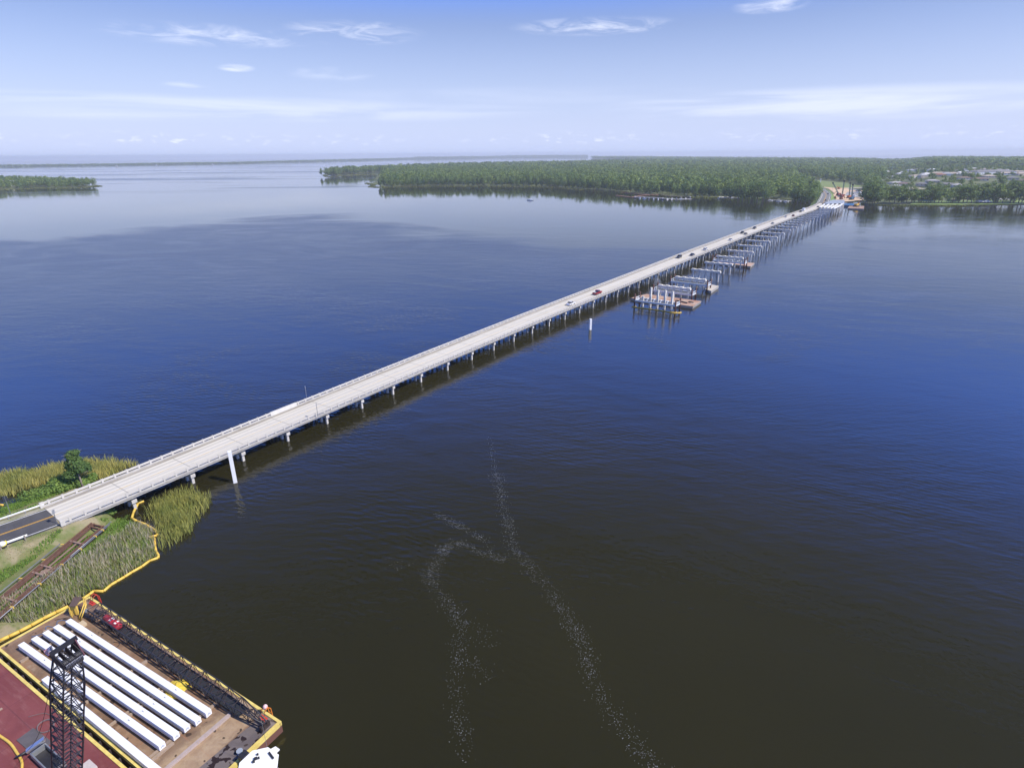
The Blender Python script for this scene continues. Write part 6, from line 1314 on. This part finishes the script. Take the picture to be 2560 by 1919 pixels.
q = scatter(ISL, 14); dI = line_dist(q, ISL + [ISL[0]]); q = q[(dI > 6)]
for x, y in q:
    if not near_house((x, y)): singles.append((x, y, rnd.uniform(13, 19.5) * (.75 if 0 < (x + 560) < 60 else 1), rnd.choice((0, 2, 4)), 'tree on the low wooded island at the left', 'trees on the left island', 1.1))
# woods: everything else, nearest ones also as single trees
zone = MAIN; q = scatter([p for p in MAIN], 17.0, .48); D = np.hypot(*q.T); azm = np.degrees(np.arctan2(q[:, 0], q[:, 1]))
q = q[(D < 2300) & (np.abs(azm) < 46)]; q = q[tree_ok(q)]; azm = np.degrees(np.arctan2(q[:, 0], q[:, 1])); dsh = line_dist(q, SHL_); sub = azm > 30.5
q = q[~((dsh < 24) & ~sub) & ~(sub & (dsh < 26)) & ~(sub & (NP.uniform(0, 1, len(q)) < .42))]
order = np.argsort(np.hypot(*q.T)); q = q[order]
import collections; print(collections.Counter(s[5] for s in singles), len(q))
# the 299 trees that show largest stay single trees, the others join the mass of their shore
singles.sort(key=lambda s: -s[2] / math.hypot(s[0], s[1]) * (.7 if 'second' in s[5] else 1.0)); rest = singles[299:]; singles = singles[:299]
sx = np.array([(s[0], s[1]) for s in singles]); sh = np.where(np.hypot(*(sx.T)) > 0, 0, 0)
zz = main_h(sx); zz = np.where(zz > 0, zz, .6)
for s, z in zip(singles, zz): place_tree(s[0], s[1], min(max(z, .3), 30) - .1, s[2], s[3], s[4], s[5], s[6] * .98)
def wood(name, q, hf, h0, h1, clouds, material, wide=1.0):
    z = np.maximum(hf(q), .2); n = len(q); h = NP.uniform(h0, h1, n); a = NP.uniform(0, 6.283, n); k = NP.integers(0, len(clouds), n); VV = []
    for j, C in enumerate(clouds):
        i = np.where(k == j)[0]; c, s_ = np.cos(a[i])[:, None], np.sin(a[i])[:, None]; hh = h[i][:, None]; ww = hh * wide
        VV.append(np.stack([q[i, 0][:, None] + (C[None, :, 0] * c - C[None, :, 1] * s_) * ww, q[i, 1][:, None] + (C[None, :, 0] * s_ + C[None, :, 1] * c) * ww, z[i][:, None] + C[None, :, 2] * hh], 2).reshape(-1, 3))
    V = np.vstack(VV); o = fast_mesh(name, V, np.arange(len(V)).reshape(-1, 4), material); return tag(o, None, None, None, 'stuff')
mk_ = lambda n, s_, sd: [norm_cloud(l, n, s_, sd + i) for i, l in enumerate((BROAD, OVAL, TALL, SPREAD))]
WOODM = leaf_mat('wood_leaf', (.065, .140, .038), (.275, .345, .095), .045, .50)
azq = np.degrees(np.arctan2(q[:, 0], q[:, 1]))
wood('woods', q[azq < 30.5], main_h, 12, 26, mk_(240, .042, 300), WOODM, 1.2)
wood('woods', q[azq >= 30.5], main_h, 5, 11.5, mk_(170, .060, 310), WOODM, 1.3)
rm = np.array([(r[0], r[1]) for r in rest if 'island' not in r[5]]); ri = np.array([(r[0], r[1]) for r in rest if 'island' in r[5]])
if len(rm): wood('woods', rm, main_h, 16, 24, mk_(260, .042, 320), WOODM, 1.0)
if len(ri): wood('woods', ri, isl_h, 13, 19.5, mk_(260, .042, 340), WOODM, 1.05)
q2 = scatter(MAIN, 27.0); D = np.hypot(*q2.T); azm = np.degrees(np.arctan2(q2[:, 0], q2[:, 1])); q2 = q2[(D >= 2300) & (D < 4600) & (np.abs(azm) < 46)]; q2 = q2[tree_ok(q2)]; wood('woods', q2, main_h, 13, 21, mk_(48, .10, 400), WOODM, 1.9)
q3 = scatter(MAIN, 60.0); D = np.hypot(*q3.T); azm = np.degrees(np.arctan2(q3[:, 0], q3[:, 1])); q3 = q3[(D >= 4600) & (np.abs(azm) < 46)]; wood('woods', q3, main_h, 13, 20, mk_(36, .12, 500), WOODM, 3.8)
q4 = scatter(LF + LB[::-1], 34.0); wood('woods', q4, lf_h, 9, 15, mk_(40, .12, 600), WOODM, 2.6)
WHD = mat('house_dot', (.55, .55, .54), .8)
for i, (px, py, rr) in enumerate(((290, 409.5, 9), (390, 408.5, 8), (530, 406.5, 10), (605, 405.5, 8), (748, 402.8, 9), (800, 402.6, 8), (835, 402.5, 9), (845, 402.3, 8), (1306, 389.8, 16), (1240, 390.8, 12))):
    rr *= .55; Y = np.interp(px, [0, 578, 810, 1041, 1273, 1470], [4000, 4800, 6100, 8400, 10200, 9800]); d = fwd + cr * ((px - CX) / F_PX) - cu * ((py - CY) / F_PX); p = np.array([0, 0, CAM_H]) + d * (Y / d[1]); p[2] = min(p[2], 8.0)
    t = thing('house', f'pale building dot on the far left shoreline, {ordn(i)} from the left', 'building', (p[0], p[1], 0), 'buildings on the far left shore')
    part('wall', MB().box((p[0], p[1], p[2] / 2), (rr * 2, rr, p[2])), WHD, t); part('roof', MB().prism([(p[0] - rr * 1.1, p[1] - rr * .6), (p[0] + rr * 1.1, p[1] - rr * .6), (p[0] + rr * 1.1, p[1] + rr * .6), (p[0] - rr * 1.1, p[1] + rr * .6)], p[2], p[2] + rr * .3), WHD, t)

# ------------------------------------------------------------------ the air
hz = MB().prism([(-13000, -300), (13000, -300), (15000, 14500), (-15000, 14500)], -4, 84)
m = bpy.data.materials.new('haze_air'); m.use_nodes = True; t = NT(m.node_tree)
vp = t.n('ShaderNodeVolumePrincipled', ins={'Color': (.90, .95, 1.0, 1), 'Density': 0.000105, 'Anisotropy': .1})
t.t.links.new(vp.outputs[0], t.n('ShaderNodeOutputMaterial').inputs['Volume'])
tag(part('haze', hz, m), None, None, None, 'stuff')
S.cycles.volume_bounces = 0; S.cycles.max_bounces = 6; S.cycles.diffuse_bounces = 2; S.cycles.glossy_bounces = 3; S.cycles.transparent_max_bounces = 6
S.cycles.use_denoising = True
